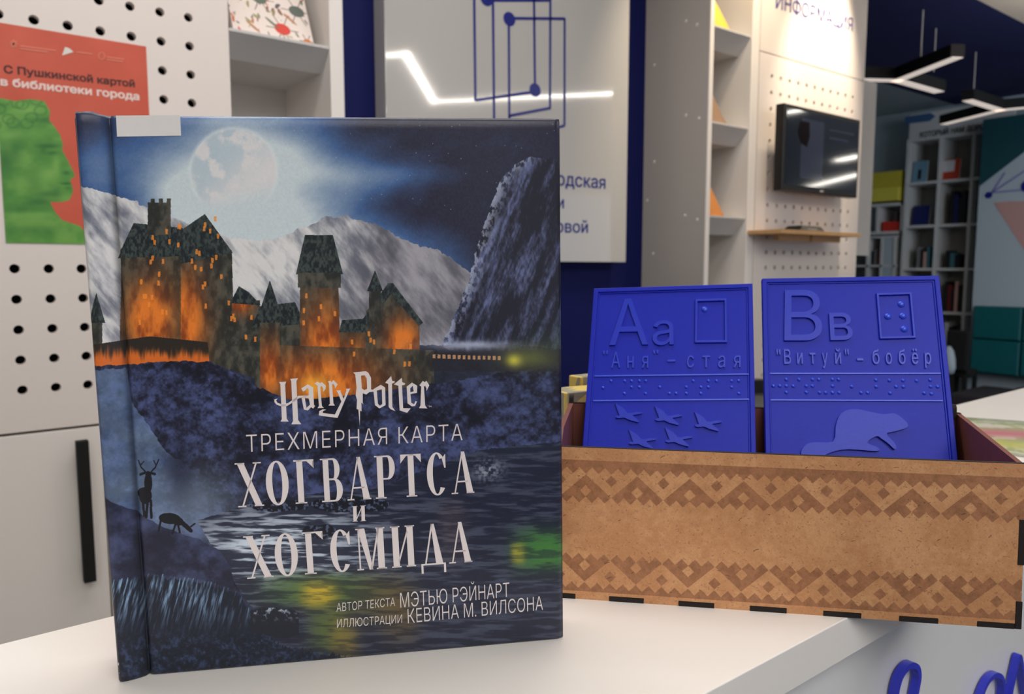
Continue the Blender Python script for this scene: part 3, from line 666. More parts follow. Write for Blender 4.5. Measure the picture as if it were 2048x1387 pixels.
q = MB()
for o, hs in WM:
    f = lambda l: [FB.px(540 + p[0] / 5.689, 720 + p[1] / 5.689, CT1) for p in l]
    q.prism(FB, f(o), CT0, CT1, [f(h_) for h_ in hs])
put_text(q, FB, 'TM', (857, 814), (863, 814), (857, 811), CT0, CT1)
q.build('series_lettering', M['foil'], bk)

# ================================================================== WOODEN BOX
BA = onZ(1129, 1195); BB = onZ(2044, 1258); xu = (BB - BA) / np.linalg.norm(BB - BA); xb = np.array([-xu[1], xu[0], 0]); xyaw = math.atan2(xu[1], xu[0])
LN = .05
FX = Fr(BA, xu, xb * math.sin(LN) + np.array([0, 0, 1]) * math.cos(LN))
UL, UR, HX, DX, BT = -.0035, .2672, .0975, .100, .0032
TABS = [(.0283 + .0431 * k - .0431, .0283 + .0431 * k + .0218 - .0431) for k in range(7)]
NOT = [(.0381, .0648), (0, .0165)]
def box_img(w=1500, h=560):
    U, V = np.meshgrid(np.linspace(UL, UR, w), np.linspace(0, HX, h)); P = .0322; im = np.zeros((h, w, 3))
    n = fbm(U * 260, V * 260, 2, 4); n3 = fbm(U * 40, V * 40, 7, 4); n4 = fbm(U * 1200, V * 1200, 9, 2)
    base = mixc((178, 126, 84), (194, 144, 100), sst(.3, .7, n * .4 + n3 * .6)) + ((n4 - .5) * 14)[..., None]
    im[:] = base
    X = np.abs(((U - .0286 + P / 2) % P) - P / 2)                     # distance from the axis of a light chevron
    a = P / 10; tri = np.abs(((U - .0286 + a) % (2 * a)) - a)          # small teeth
    def band(v):            # v grows away from the outer edge of the band
        X2 = P / 2 - X; c4 = np.abs(((U - .0286 + P / 8) % (P / 4)) - P / 8)       # distance to the nearest notch
        dia = (X + np.abs(v - .0128)) < .0037; dia2 = (X2 + np.abs(v - .0194)) < .0036
        zig = v < (.0234 - X * .9)                                       # inside the light chevron
        d = np.where(zig, dia | (v < .0085 - c4), (v < .0231 + c4) & ~dia2)
        return d & (v > 0)
    sp = fbm(U * 900, V * 900, 12, 2)
    dk = band(.0895 - V) | (band(V - .0027) & (V > .0052))
    bcol = mixc((140, 94, 62), (156, 106, 72), sst(.3, .7, n)) + ((n4 - .5) * 14)[..., None]
    im = np.where(dk[..., None], bcol, im)
    blend(im, sst(.72, .85, sp) * .35, (110, 72, 46))
    rr = np.random.RandomState(5)
    for k in range(230):                                             # dark fibres in the board
        cx_, cy_ = rr.uniform(UL, UR), rr.uniform(0, HX); L = .0003 + .0016 * rr.rand() ** 3 ; an = rr.uniform(-.6, .9); wd = rr.uniform(.00008, .00024)
        i0, i1 = np.searchsorted(U[0], [cx_ - .003, cx_ + .003]); j0, j1 = np.searchsorted(V[:, 0], [cy_ - .003, cy_ + .003])
        if i1 <= i0 or j1 <= j0: continue
        du = U[j0:j1, i0:i1] - cx_; dv = V[j0:j1, i0:i1] - cy_; aa = du * math.cos(an) + dv * math.sin(an); bb = -du * math.sin(an) + dv * math.cos(an) + aa * aa * 90
        al = ((np.abs(aa) < L) & (np.abs(bb) < wd)) * rr.uniform(.25, .85); sub = im[j0:j1, i0:i1]; sub[:] = sub * (1 - al[..., None]) + np.array([62, 40, 26.]) * al[..., None]
    return im
Mbox = gen_image_mat('engraved_fibreboard', box_img(), .5, gain=1.2, bump=.3)
Mfib = mat('plain_fibreboard', (176, 124, 82), .6, var=.12, scale=150)
bx = thing('wooden_box', 'brown fibreboard box engraved with stepped diamond borders, hanging over the counter edge', 'box', BA + xu * .13 + xb * .05, xyaw)
outl = [(UL, 0)]
for t0, t1 in TABS:
    t0 = max(t0, UL)
    outl += [(t0, 0), (t0, BT), (t1, BT), (t1, 0)] if t1 < UR - .005 and t0 > UL else ([(t0, BT), (t1, BT), (t1, 0)] if t0 == UL else [(t0, 0), (t0, BT)])
outl = [p for i, p in enumerate(outl) if i != 0]
outl += [(UR - .003, BT), (UR - .003, .0165), (UR, .0165), (UR, .0381), (UR - .003, .0381), (UR - .003, .0648), (UR, .0648), (UR, HX), (UL, HX)]
fp = MB(); fp.prism(FX, outl, -BT, 0); fp = fp.build('front_panel', Mbox, bx)
ul = fp.data.uv_layers.new(name='UVMap'); inv = RM[bx.name]
for p in fp.data.polygons:
    for li in p.loop_indices:
        w_ = np.array(inv @ fp.data.vertices[fp.data.loops[li].vertex_index].co) - FX.o
        ul.data[li].uv = ((float(w_ @ FX.u) - UL) / (UR - UL), float(w_ @ FX.v) / HX)
MB().prism(FX, [(UL, HX), (UR, HX), (UR, HX + .0003), (UL, HX + .0003)], -BT, .0).build('burnt_rim', M['burnt'], bx)
for t0, t1 in TABS:
    t0 = max(t0, UL); t1 = min(t1, UR - .0032)
    MB().fbox(FX, t0 + .0001, t1 - .0001, .0, BT - .0003, -BT, .0004).build('finger_joint', M['burnt'], bx)
for z0, z1 in NOT:
    MB().fbox(FX, UR - .0029, UR + .0004, z0 + .0001, z1 - .0001, -BT, .0004).build('finger_joint', M['burnt'], bx)
FXV = Fr(BA, xu, (0, 0, 1))
def bpt(u_, d_, z_): return BA + xu * u_ + xb * d_ + np.array([0, 0, z_])
MB().hexa([bpt(UL, BT, .0005), bpt(UR, BT, .0005), bpt(UR, DX, .0005), bpt(UL, DX, .0005), bpt(UL, BT, BT), bpt(UR, BT, BT), bpt(UR, DX, BT), bpt(UL, DX, BT)]).build('base_panel', Mfib, bx)
HB = .109
fl = Fr(bpt(UL, 0, 0), xb, (0, 0, 1))
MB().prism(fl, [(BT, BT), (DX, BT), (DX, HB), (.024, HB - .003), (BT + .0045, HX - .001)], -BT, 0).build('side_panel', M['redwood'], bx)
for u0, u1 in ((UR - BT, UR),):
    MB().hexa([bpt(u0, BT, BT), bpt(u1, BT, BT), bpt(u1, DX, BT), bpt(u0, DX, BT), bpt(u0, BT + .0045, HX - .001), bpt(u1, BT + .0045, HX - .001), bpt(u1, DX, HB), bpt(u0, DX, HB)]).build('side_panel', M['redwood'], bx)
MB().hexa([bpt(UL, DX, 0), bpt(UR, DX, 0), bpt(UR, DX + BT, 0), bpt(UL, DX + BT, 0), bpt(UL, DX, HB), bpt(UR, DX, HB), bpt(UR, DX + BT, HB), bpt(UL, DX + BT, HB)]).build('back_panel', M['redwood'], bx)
MB().hexa([bpt(UL, DX - .0004, HB), bpt(UR, DX - .0004, HB), bpt(UR, DX + BT, HB), bpt(UL, DX + BT, HB), bpt(UL, DX - .0004, HB + .0004), bpt(UR, DX - .0004, HB + .0004), bpt(UR, DX + BT, HB + .0004), bpt(UL, DX + BT, HB + .0004)]).build('burnt_rim', M['burnt'], bx)
for u0, u1 in ((UL, UL + BT), (UR - BT, UR)):       # rounded ears at the back corners
    fe = Fr(bpt(u0, DX - .001, HB), xb, (0, 0, 1)); n_ = 10
    MB().prism(fe, [(0, -.004), (.0072, -.004)] + [(.0036 + .0036 * math.cos(math.pi * k / n_), .0028 + .0036 * math.sin(math.pi * k / n_)) for k in range(n_ + 1)], -(u1 - u0) if True else 0, 0).build('corner_ear', M['burnt'], bx)

# ================================================================== BLUE TACTILE PLAQUES
def plaque(tl, tr, br, bl, d0, lean_deg, label):
    ln = R(lean_deg); v = xb * math.sin(ln) + np.array([0, 0, 1]) * math.cos(ln); F = Fr(bpt(0, d0, .0036), xu, v)
    a, b, c, d = [np.array(F.px(*p)) for p in (tl, tr, br, bl)]
    low = lambda t_, m_: t_ + (m_ - t_) * ((t_[1] - .003) / (t_[1] - m_[1]))       # follow the side edge down to the box floor
    Q = [low(a, d), low(b, c), b, a]; mid = (Q[0] + Q[1]) / 2
    def inset(w):
        o = []
        for k in range(4):
            p, n1, n2 = Q[k], Q[(k + 1) % 4], Q[k - 1]; o.append(tuple(p + (n1 - p) / np.linalg.norm(n1 - p) * w + (n2 - p) / np.linalg.norm(n2 - p) * w))
        return o
    t = thing('tactile_plaque', label, 'plaque', F.P(mid[0], mid[1], -.002), xyaw); O = [tuple(p) for p in Q]
    MB().prism(F, O, -.0042, -.0010).build('base_plate', M['plaq'], t)
    MB().prism(F, O, -.0010, .0006, [inset(.0035)]).build('raised_border', M['plaq'], t, bevel=.0004)
    MB().prism(F, inset(.0035), -.0012, -.0003, [inset(.0047)]).build('inner_step', M['plaq'], t, bevel=.0002)
    return t, F, 0
CF = -.0010
def ridge(F, l, w=.0012, h=.0009):
    q = MB(); q.ribbon(F, [F.px(*p, CF + h) for p in l], w, CF, CF + h, sub=1); return q
def dots(F, pts, r, h):
    q = MB()
    for p in pts:
        a, b = F.px(p[0], p[1], CF); q.dome(F, a, b, r, h, 12, 3, CF)
    return q
def outline_box(F, l, w):
    q = MB(); P = [F.px(*p, CF) for p in l]; c = np.mean(P, axis=0)
    q.prism(F, P, CF, CF + .0017, [[tuple(np.array(p) + (c - p) / np.abs(c - p) * w) for p in P]]); return q
# A
pa, F, W = plaque((1188, 577), (1505, 567), (1512, 908), (1165, 893), .035, 28.9, 'blue tactile plaque with raised letters Aa and five flying birds, in the wooden box')
g7 = lambda x, y: (1120 + x / 3.302, 520 + y / 3.302)
for txt, l, r, tp, bo in [('А', (325, 560), (582, 556), (325, 275), .0), ('а', (612, 558), (750, 555), (611, 360), .0)]:
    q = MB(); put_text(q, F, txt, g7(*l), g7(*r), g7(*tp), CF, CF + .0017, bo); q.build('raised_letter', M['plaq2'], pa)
q = MB(); put_text(q, F, '"', g7(284, 668), g7(316, 667), g7(284, 600), CF, CF + .0012, .0)
for ch, x0, x1 in [('А', 338, 398), ('н', 444, 486), ('я', 540, 582)]: put_text(q, F, ch, g7(x0, 711), g7(x1, 710), g7(x0 + 1, 612), CF, CF + .0012)
put_text(q, F, '"', g7(616, 662), g7(650, 661), g7(616, 596), CF, CF + .0012); put_text(q, F, '-', g7(710, 694), g7(762, 692), g7(710, 600), CF, CF + .0012)
for ch, x0, x1 in [('с', 838, 884), ('т', 940, 990), ('а', 1044, 1090), ('я', 1146, 1192)]: put_text(q, F, ch, g7(x0, 708), g7(x1, 706), g7(x0 + 1, 610), CF, CF + .0012)
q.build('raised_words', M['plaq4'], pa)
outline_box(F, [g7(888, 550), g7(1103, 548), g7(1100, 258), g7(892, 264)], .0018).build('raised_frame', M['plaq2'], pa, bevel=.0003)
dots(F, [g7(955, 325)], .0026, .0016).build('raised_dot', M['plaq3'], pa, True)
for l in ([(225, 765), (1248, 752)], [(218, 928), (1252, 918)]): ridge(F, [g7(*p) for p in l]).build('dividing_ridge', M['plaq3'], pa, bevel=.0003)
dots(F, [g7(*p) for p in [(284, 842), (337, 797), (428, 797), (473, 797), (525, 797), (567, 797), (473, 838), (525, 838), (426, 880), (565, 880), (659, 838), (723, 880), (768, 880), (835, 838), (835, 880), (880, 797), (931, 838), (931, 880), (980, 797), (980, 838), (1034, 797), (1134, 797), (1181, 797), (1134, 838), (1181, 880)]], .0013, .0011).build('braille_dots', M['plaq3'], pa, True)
bird = [(0, 0), (58, 34), (82, 64), (108, 66), (142, 58), (178, 60), (180, 68), (140, 76), (116, 80), (158, 118), (155, 127), (100, 113), (62, 96), (20, 100), (4, 94), (4, 84), (30, 82)]
for bx0, by0 in [(363, 945), (625, 963), (888, 1003), (453, 1118), (693, 1105)]:
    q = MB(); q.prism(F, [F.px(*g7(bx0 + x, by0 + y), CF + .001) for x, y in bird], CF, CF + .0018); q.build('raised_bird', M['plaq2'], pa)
# B
pb, F, W = plaque((1524, 557), (1878, 551), (1915, 918), (1531, 906), .040, 26.8, 'blue tactile plaque with raised Cyrillic letters and a beaver, in the wooden box')
g8 = lambda x, y: (1500 + x / 3.151, 520 + y / 3.151)
for txt, l, r, tp in [('В', (216, 505), (455, 505), (220, 208)), ('в', (508, 503), (650, 500), (496, 288))]:
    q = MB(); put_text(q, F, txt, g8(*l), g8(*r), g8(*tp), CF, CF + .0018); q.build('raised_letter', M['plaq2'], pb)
q = MB()
for ch, x0, x1, s in [('"', 170, 196, 40), ('В', 216, 260, 0), ('и', 298, 334, 0), ('т', 378, 416, 0), ('у', 456, 492, 0), ('й', 538, 576, 0), ('"', 602, 626, 40), ('-', 676, 716, 0), ('б', 774, 818, 0), ('о', 858, 896, 0), ('б', 940, 982, 0), ('ё', 1022, 1062, 0), ('р', 1104, 1144, 0)]:
    put_text(q, F, ch, g8(x0, 652), g8(x1, 652), g8(x0 - 4, 566), CF, CF + .0013, .008)
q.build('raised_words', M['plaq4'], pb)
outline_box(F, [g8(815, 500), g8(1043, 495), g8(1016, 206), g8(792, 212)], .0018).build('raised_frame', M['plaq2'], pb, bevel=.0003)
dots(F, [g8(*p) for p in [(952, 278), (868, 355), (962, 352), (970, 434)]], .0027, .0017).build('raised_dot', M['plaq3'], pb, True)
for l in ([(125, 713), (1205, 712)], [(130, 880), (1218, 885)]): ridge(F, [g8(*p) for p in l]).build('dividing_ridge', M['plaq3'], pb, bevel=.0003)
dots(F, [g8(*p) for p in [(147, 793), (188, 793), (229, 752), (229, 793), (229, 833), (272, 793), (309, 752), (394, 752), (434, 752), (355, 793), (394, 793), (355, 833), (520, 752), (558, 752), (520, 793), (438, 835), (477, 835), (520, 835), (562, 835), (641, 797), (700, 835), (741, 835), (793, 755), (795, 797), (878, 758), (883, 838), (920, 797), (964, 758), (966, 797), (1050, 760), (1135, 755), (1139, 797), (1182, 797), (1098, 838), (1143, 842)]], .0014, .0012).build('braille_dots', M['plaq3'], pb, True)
beaver = [(640, 940), (690, 942), (745, 955), (840, 972), (905, 966), (960, 1000), (993, 1035), (978, 1060), (900, 1082), (862, 1090), (868, 1112), (905, 1148), (920, 1180), (905, 1190), (868, 1155), (825, 1125), (795, 1110), (735, 1150), (800, 1180), (800, 1204), (620, 1192), (520, 1208), (450, 1238), (380, 1256), (330, 1242), (322, 1205), (350, 1165), (400, 1148), (522, 1142), (538, 1050), (560, 985), (595, 953)]
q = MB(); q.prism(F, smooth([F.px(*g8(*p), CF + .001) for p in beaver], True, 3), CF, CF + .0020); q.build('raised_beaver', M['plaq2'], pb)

# ================================================================== THINGS BEHIND THE BOX
def yellow_img(w=200, h=300):
    X, Y = np.meshgrid(np.linspace(0, 1, w), np.linspace(0, 1.5, h)); im = np.zeros((h, w, 3)); im[:] = (232, 206, 110)
    P = .34; z = np.abs((Y % P) - P / 2) * 1.2
    blend(im, ((X < .42 - z) & (X > .05)) * .9, (150, 146, 136)); blend(im, (np.hypot(((X - .62)), (Y % P) - .05) < .03) * .8, (170, 140, 80))
    return im
Myel = gen_image_mat('yellow_patterned_card', yellow_img(), .6)
def card_box(cx, cy, w, d, h, rz, label):
    q = MB(); q.box(-w / 2, w / 2, -d / 2, d / 2, 0, h); me = bpy.data.meshes.new('card_box'); me.from_pydata(q.v, [], q.f); me.materials.append(Myel)
    o = bpy.data.objects.new('card_box', me); COL.objects.link(o); o.location = (cx, cy, .0005); o.rotation_euler = (0, 0, rz)
    ul = me.uv_layers.new(name='UVMap')
    for p in me.polygons:
        for li in p.loop_indices:
            c = me.vertices[me.loops[li].vertex_index].co; a = c.x if abs(p.normal.y) > .5 or abs(p.normal.z) > .5 else c.y; b = c.z if abs(p.normal.z) < .5 else c.y
            ul.data[li].uv = (a / w + .5 if abs(p.normal.x) < .5 else a / d + .5, b / .06)
    tag(o, label, 'box'); b = o.modifiers.new('bevel', 'BEVEL'); b.width = .001; b.segments = 2
e1 = onY(1126, 800, .462)
card_box(e1[0] + .030, .470, .055, .028, onY(1160, 782, .462)[2], R(-9), 'lower yellow card box with grey pattern, behind the left end of the wooden box')
e2 = onY(1150, 752, .495)
card_box(e2[0] + .030, .494, .06, .016, onY(1160, 752, .495)[2], R(-3), 'taller yellow card box with grey pattern, behind the lower yellow box')
# chair behind the counter, seen in the gap between the plaques
chp = onY(1500, 800, .95)
oc = thing('office_chair', 'grey mesh office chair with a black rim, glimpsed between the two blue plaques', 'chair', (chp[0], 1.1, ZF), R(-20))
FC = Fr((chp[0], .95, 0), (math.cos(R(-20)), math.sin(R(-20)), 0), (0, 0, 1))
zt = onY(1510, 770, .95)[2]
arcp = [(-.21, -.55), (-.22, -.30), (-.20, zt - .09), (-.12, zt - .02), (0, zt), (.12, zt - .02), (.20, zt - .09), (.22, -.30), (.21, -.55)]
MB().ribbon(FC, arcp, .026, -.02, .012, sub=6).build('back_frame', M['black'], oc)
MB().prism(FC, [(p[0] * .94, p[1] - .012) for p in smooth(arcp, False, 3)], -.008, .0).build('backrest', M['mesh'], oc)
MB().fbox(Fr((chp[0], 1.0, ZF + .45), (1, 0, 0), (0, 1, 0)), -.24, .24, .0, .44, 0, .07).build('seat', M['dark'], oc, bevel=.02)
MB().tube((chp[0], 1.22, ZF + .1), (chp[0], 1.22, ZF + .46), .03).build('column', M['black'], oc)
for k in range(5):
    an = k * 2 * math.pi / 5
    MB().tube((chp[0], 1.22, ZF + .1), (chp[0] + .28 * math.cos(an), 1.22 + .28 * math.sin(an), ZF + .05), .022, 8, .014).tube((chp[0] + .28 * math.cos(an), 1.2 + .28 * math.sin(an), ZF + .026), (chp[0] + .28 * math.cos(an), 1.24 + .28 * math.sin(an), ZF + .026), .026, 10).build('leg', M['black'], oc)
MB().hexa([(chp[0] - .03, 1.0, ZF + .40), (chp[0] + .03, 1.0, ZF + .40), (chp[0] + .03, 1.25, ZF + .40), (chp[0] - .03, 1.25, ZF + .40), (chp[0] - .03, .95, ZF + .46), (chp[0] + .03, .95, ZF + .46), (chp[0] + .03, 1.25, ZF + .45), (chp[0] - .03, 1.25, ZF + .45)]).build('bracket', M['black'], oc)
MB().fbox(FC, -.03, .03, -.66, -.5, -.03, -.01).build('back_post', M['black'], oc)

# ================================================================== WALL UNITS (front plane Y = 1.7)
YW = 1.70; FW_ = YF(YW); TK = .016
def pegboard(F, a0, a1, b0, b1, ha, hb, sa, sb, na, nb_, r, tk):
    """board with real round holes: ha, hb first hole; sa, sb spacing; na, nb_ counts"""
    q = MB(); seg = 12
    xs = [a0] + [ha - sa / 2 + sa * i for i in range(na + 1)] + [a1]; ys = [b0] + [hb - sb / 2 + sb * i for i in range(nb_ + 1)] + [b1]
    xs[0] = a0; ys[0] = b0
    for i in range(len(xs) - 1):
        for j in range(len(ys) - 1):
            X0, X1, Y0, Y1 = xs[i], xs[i + 1], ys[j], ys[j + 1]
            if X1 - X0 < 1e-5 or Y1 - Y0 < 1e-5: continue
            if 1 <= i <= na and 1 <= j <= nb_:
                cx_, cy_ = (X0 + X1) / 2, (Y0 + Y1) / 2; sq = []; ci = []; ck = []
                for k in range(seg):
                    t = 2 * math.pi * (k + .5) / seg; c_, s_ = math.cos(t), math.sin(t); m_ = max(abs(c_), abs(s_))
                    sq.append((cx_ + c_ / m_ * (X1 - X0) / 2, cy_ + s_ / m_ * (Y1 - Y0) / 2)); ci.append((cx_ + r * c_, cy_ + r * s_))
                # corners are added as extra fan triangles
                vs = [F.P(*p, 0) for p in sq] + [F.P(*p, 0) for p in ci] + [F.P(*p, -tk) for p in ci]
                fs = []
                for k in range(seg):
                    l = (k + 1) % seg; fs.append((k, l, seg + l, seg + k)); fs.append((seg + k, seg + l, 2 * seg + l, 2 * seg + k))
                cor = [(X1, Y1), (X0, Y1), (X0, Y0), (X1, Y0)]
                for ki, c4 in zip((1, 4, 7, 10), cor):
                    ix = len(vs); vs.append(F.P(*c4, 0)); fs.append((ki, ix, (ki + 1) % seg)) if False else fs.append((ki if ki < seg else 0, ix, ki + 1 if ki + 1 < seg else 0))
                q.add(vs, fs)
            else:
                q.add([F.P(X0, Y0, 0), F.P(X1, Y0, 0), F.P(X1, Y1, 0), F.P(X0, Y1, 0)], [(0, 1, 2, 3)])
    # edges and back
    c = [(a0, b0), (a1, b0), (a1, b1), (a0, b1)]
    for k in range(4):
        p, r_ = c[k], c[(k + 1) % 4]; q.add([F.P(*p, 0), F.P(*p, -tk), F.P(*r_, -tk), F.P(*r_, 0)], [(0, 1, 2, 3)])
    return q
# ---- left pegboard
PX1 = .567; PB = -.098
pg = thing('pegboard_cabinet', 'white pegboard wall panel with rows of round holes at the left', 'pegboard', (.0, 1.85, ZF))
sA, sB = .0549, .0569
hb0 = .2090 - sB * 4
pegboard(FW_, -1.2, PX1, PB, ZC - .02, .4863 - sA * 30, hb0, sA, sB, 31, 26, .0088, TK).build('perforated_board', M['peg'], pg)
MB().box(-1.2, PX1, YW + TK + .03, YW + TK + .04, PB, ZC - .02).build('backing_board', M['blackm'], pg)  # black sheet, the shade inside the peg holes put into its colour
MB().box(PX1 - .018, PX1, YW + TK, 1.985, PB, ZC - .02).build('side_board', M['white'], pg)
MB().box(-1.2, PX1 - .018, YW + TK, YW + TK + .03, PB, PB + .014).build('edge_batten', M['white'], pg)
cb = thing('low_cabinet', 'white cabinet door with long black bar handle under the pegboard', 'cabinet', (0, 1.85, ZF))
MB().box(-1.2, PX1 + .30, YW + .02, 1.985, ZF + .01, PB - .006).build('carcass', M['white'], cb)
xd = [-.95, -.36, .29 + .0]
for i, (x0, x1) in enumerate(((-1.19, -.32), (-.316, .285), (.289, .86))):
    d = MB().box(x0, x1, YW - .0, YW + .018, ZF + .06, PB - .006).build('door', M['white'], cb, bevel=.001)
    if i == 1:
        h0 = onY(161, 882, YW - .03); h1 = onY(184, 1162, YW - .03); hx = (h0[0] + h1[0]) / 2
        hh = MB(); hh.box(hx - .0105, hx + .0105, YW - .034, YW - .016, h1[2], h0[2]); hh.box(hx - .006, hx + .006, YW - .016, YW, h1[2] + .03, h1[2] + .045); hh.box(hx - .006, hx + .006, YW - .016, YW, h0[2] - .045, h0[2] - .03)
        hh.build('handle', M['blackm'], d)
# ---- poster
Fp = YF(YW - .0006)
def bust_img(w=620, h=960):
    # drawn in photo layout coordinates mapped on the sheet
    pa_, pb_ = Fp.px(-64, 42)[0], Fp.px(292, 93)[0]; z1 = Fp.px(292, 93)[1]; z0 = Fp.px(157, 488)[1]
    U, V = np.meshgrid(np.linspace(PL[0], PL[1], w), np.linspace(PL[2], PL[3], h))
    P = np.stack([U, np.full_like(U, YW), V], -1) - EYE; z = P @ FW; x = CX + FPX * (P @ RT) / z; y = CY - FPX * (P @ UP) / z
    im = np.zeros((h, w, 3)); im[:] = (206, 88, 64); im += ((fbm(x / 60, y / 60, 4) - .5) * 14)[..., None]
    head = [(-60, 200), (0, 196), (30, 202), (60, 198), (88, 202), (100, 222), (98, 240), (108, 252), (120, 270), (126, 290), (124, 300), (134, 318), (146, 342), (150, 352), (140, 360), (144, 372), (146, 384), (138, 400), (124, 404), (100, 404), (110, 424), (124, 440), (160, 452), (200, 500), (-60, 500)]
    s = inside(x, y, head); nn = fbm(x / 40, y / 26, 14, 3)
    col = mixc((74, 140, 52), (112, 166, 72), sst(.2, .8, nn)); blend(im, s * 1., col)
    dkg = (34, 100, 36)
    for cx_, cy_, rx, ry, al in [(88, 240, 20, 6, .6), (96, 292, 22, 4, .9), (104, 306, 12, 4, .8), (86, 300, 6, 8, .5), (10, 322, 14, 22, .7), (96, 388, 26, 7, .6), (80, 404, 30, 9, .7), (132, 346, 8, 4, .8), (132, 367, 12, 2.6, 1), (136, 376, 8, 3, .5), (112, 382, 10, 14, .4), (70, 356, 16, 30, .35), (30, 300, 16, 40, .45), (40, 420, 40, 8, .5), (60, 460, 60, 10, .4), (118, 420, 10, 14, .6), (-20, 350, 30, 60, .5)]:
        blend(im, s * np.exp(-((x - cx_) / rx) ** 2 - ((y - cy_) / ry) ** 2) * al, dkg)
    for cx_, cy_, rx, ry in [(60, 220, 40, 10), (112, 330, 8, 20), (90, 350, 30, 18), (70, 430, 60, 8), (20, 270, 30, 12)]:
        blend(im, s * np.exp(-((x - cx_) / rx) ** 2 - ((y - cy_) / ry) ** 2) * .5, (142, 190, 92))
    for k in range(12):      # curls and folds
        t = k / 12; cx_ = -20 + 110 * t; cy_ = 225 + 26 * math.sin(k * 1.7); blend(im, s * np.exp(-((np.hypot(x - cx_, (y - cy_) * 1.3) - 12) / 2.6) ** 2) * .35 * (y < 270), dkg)
    return im
p0 = Fp.px(292, 93); p1 = Fp.px(157, 488); PL = (-.02, p0[0] - .0005, p1[1], p0[1] - .002)
PL = (.146 - .0, p0[0], p1[1], p0[1])
Mpos = gen_image_mat('poster_print', bust_img(), .5, gain=1.0)
po = thing('poster', 'orange red poster with a green sculpted bust in profile, pinned on the pegboard', 'poster', ((PL[0] + PL[1]) / 2, YW - .003, PL[2]))
q = MB().add([(PL[0], YW - .0012, PL[2]), (PL[1], YW - .0012, PL[2]), (PL[1], YW - .0012, PL[3]), (PL[0], YW - .0012, PL[3]), (PL[0], YW - .0005, PL[2]), (PL[1], YW - .0005, PL[2]), (PL[1], YW - .0005, PL[3]), (PL[0], YW - .0005, PL[3])], [(0, 1, 2, 3), (5, 4, 7, 6), (0, 4, 5, 1), (1, 5, 6, 2), (2, 6, 7, 3), (3, 7, 4, 0)])
ps = q.build('sheet', Mpos, po); ul = ps.data.uv_layers.new(name='UVMap')
for p in ps.data.polygons:
    for li in p.loop_indices: ul.data[li].uv = [(0, 0), (1, 0), (1, 1), (0, 1)][ps.data.loops[li].vertex_index % 4]
FPo = YF(YW - .0012)
q = MB(); put_text(q, FPo, 'С Пушкинской картой', (8, 145), (270, 174), (7, 131), 0, .0006, .030); q.build('poster_heading', mat('poster_black', (70, 30, 26), .6), po)
q = MB(); put_text(q, FPo, 'в библиотеки города', (1, 170), (279, 200), (0, 155), 0, .0006, .034); q.build('poster_heading', mat('poster_white', (236, 214, 206), .6), po)
q = MB(); q.prism(FPo, [FPo.px(*p) for p in [(124, 111), (130, 94), (139, 97), (147, 104)]], 0, .0006)
Mfnt = mat('poster_faint', (224, 130, 108), .6)
q.build('poster_emblem', M['paper'], po)
q = MB()
for k in range(8):
    a = k * math.pi / 4; q.ribbon(FPo, [FPo.px(27, 88), FPo.px(27 + 8 * math.cos(a), 88 + 8 * math.sin(a))], .0022, 0, .0006, sub=1)
for x0, y0, x1 in [(40, 92, 112), (40, 97, 96), (152, 104, 184), (213, 114, 248), (213, 119, 246)]:
    q.ribbon(FPo, [FPo.px(x0, y0), FPo.px(x1, y0 + (x1 - x0) * .13)], .0022, 0, .0006, sub=1)
q.build('poster_emblem_star', Mfnt, po, kind='stuff')
q = MB(); q.ribbon(FPo, [FPo.px(203 + 6 * math.cos(k * .7), 112 + 7 * math.sin(k * .7)) for k in range(9)], .0016, 0, .0006, True, 2)
q.build('poster_emblem_ring', Mfnt, po)

# ---- left shelf niche
xs0, xs1 = PX1 + .002, FW_.px(688, 150)[0]; xin = FW_.px(661, 150)[0]
ns = thing('shelving_unit', 'white narrow shelf unit between pegboard and blue wall', 'shelves', ((xs0 + xs1) / 2, 1.85, PB))
MB().box(xin, xs1, YW, 1.985, PB, ZC - .02).build('side_board', M['white'], ns, bevel=.001)
MB().box(xs0, xin, 1.97, 1.985, PB, ZC - .02).build('back_board', M['niche'], ns)
MB().box(xs0, xin, YW, 1.97, PB, PB + .02).build('bottom_board', M['niche'], ns)
def wedge_shelf(x0, x1, zt, h, name, parent, back=1.97, set_=.05):
    q = MB(); pr = [(YW + .004, zt), (YW + .004, zt - .006), (YW + .004 + set_, zt - h), (back, zt - h), (back, zt)]
    n = len(pr); q.add([(x0, p[0], p[1]) for p in pr] + [(x1, p[0], p[1]) for p in pr], [tuple(range(n)), tuple(range(2 * n - 1, n - 1, -1))] + [(i + n, (i + 1) % n + n, (i + 1) % n, i) for i in range(n)])
    return q.build(name, M['shelfface'], parent)
zs = FW_.px(560, 73)[1]
wedge_shelf(xs0, xin, zs, .052, 'shelf', ns); wedge_shelf(xs0, xin, zs - .44, .052, 'shelf', ns); wedge_shelf(xs0, xin, zs + .44, .052, 'shelf', ns)
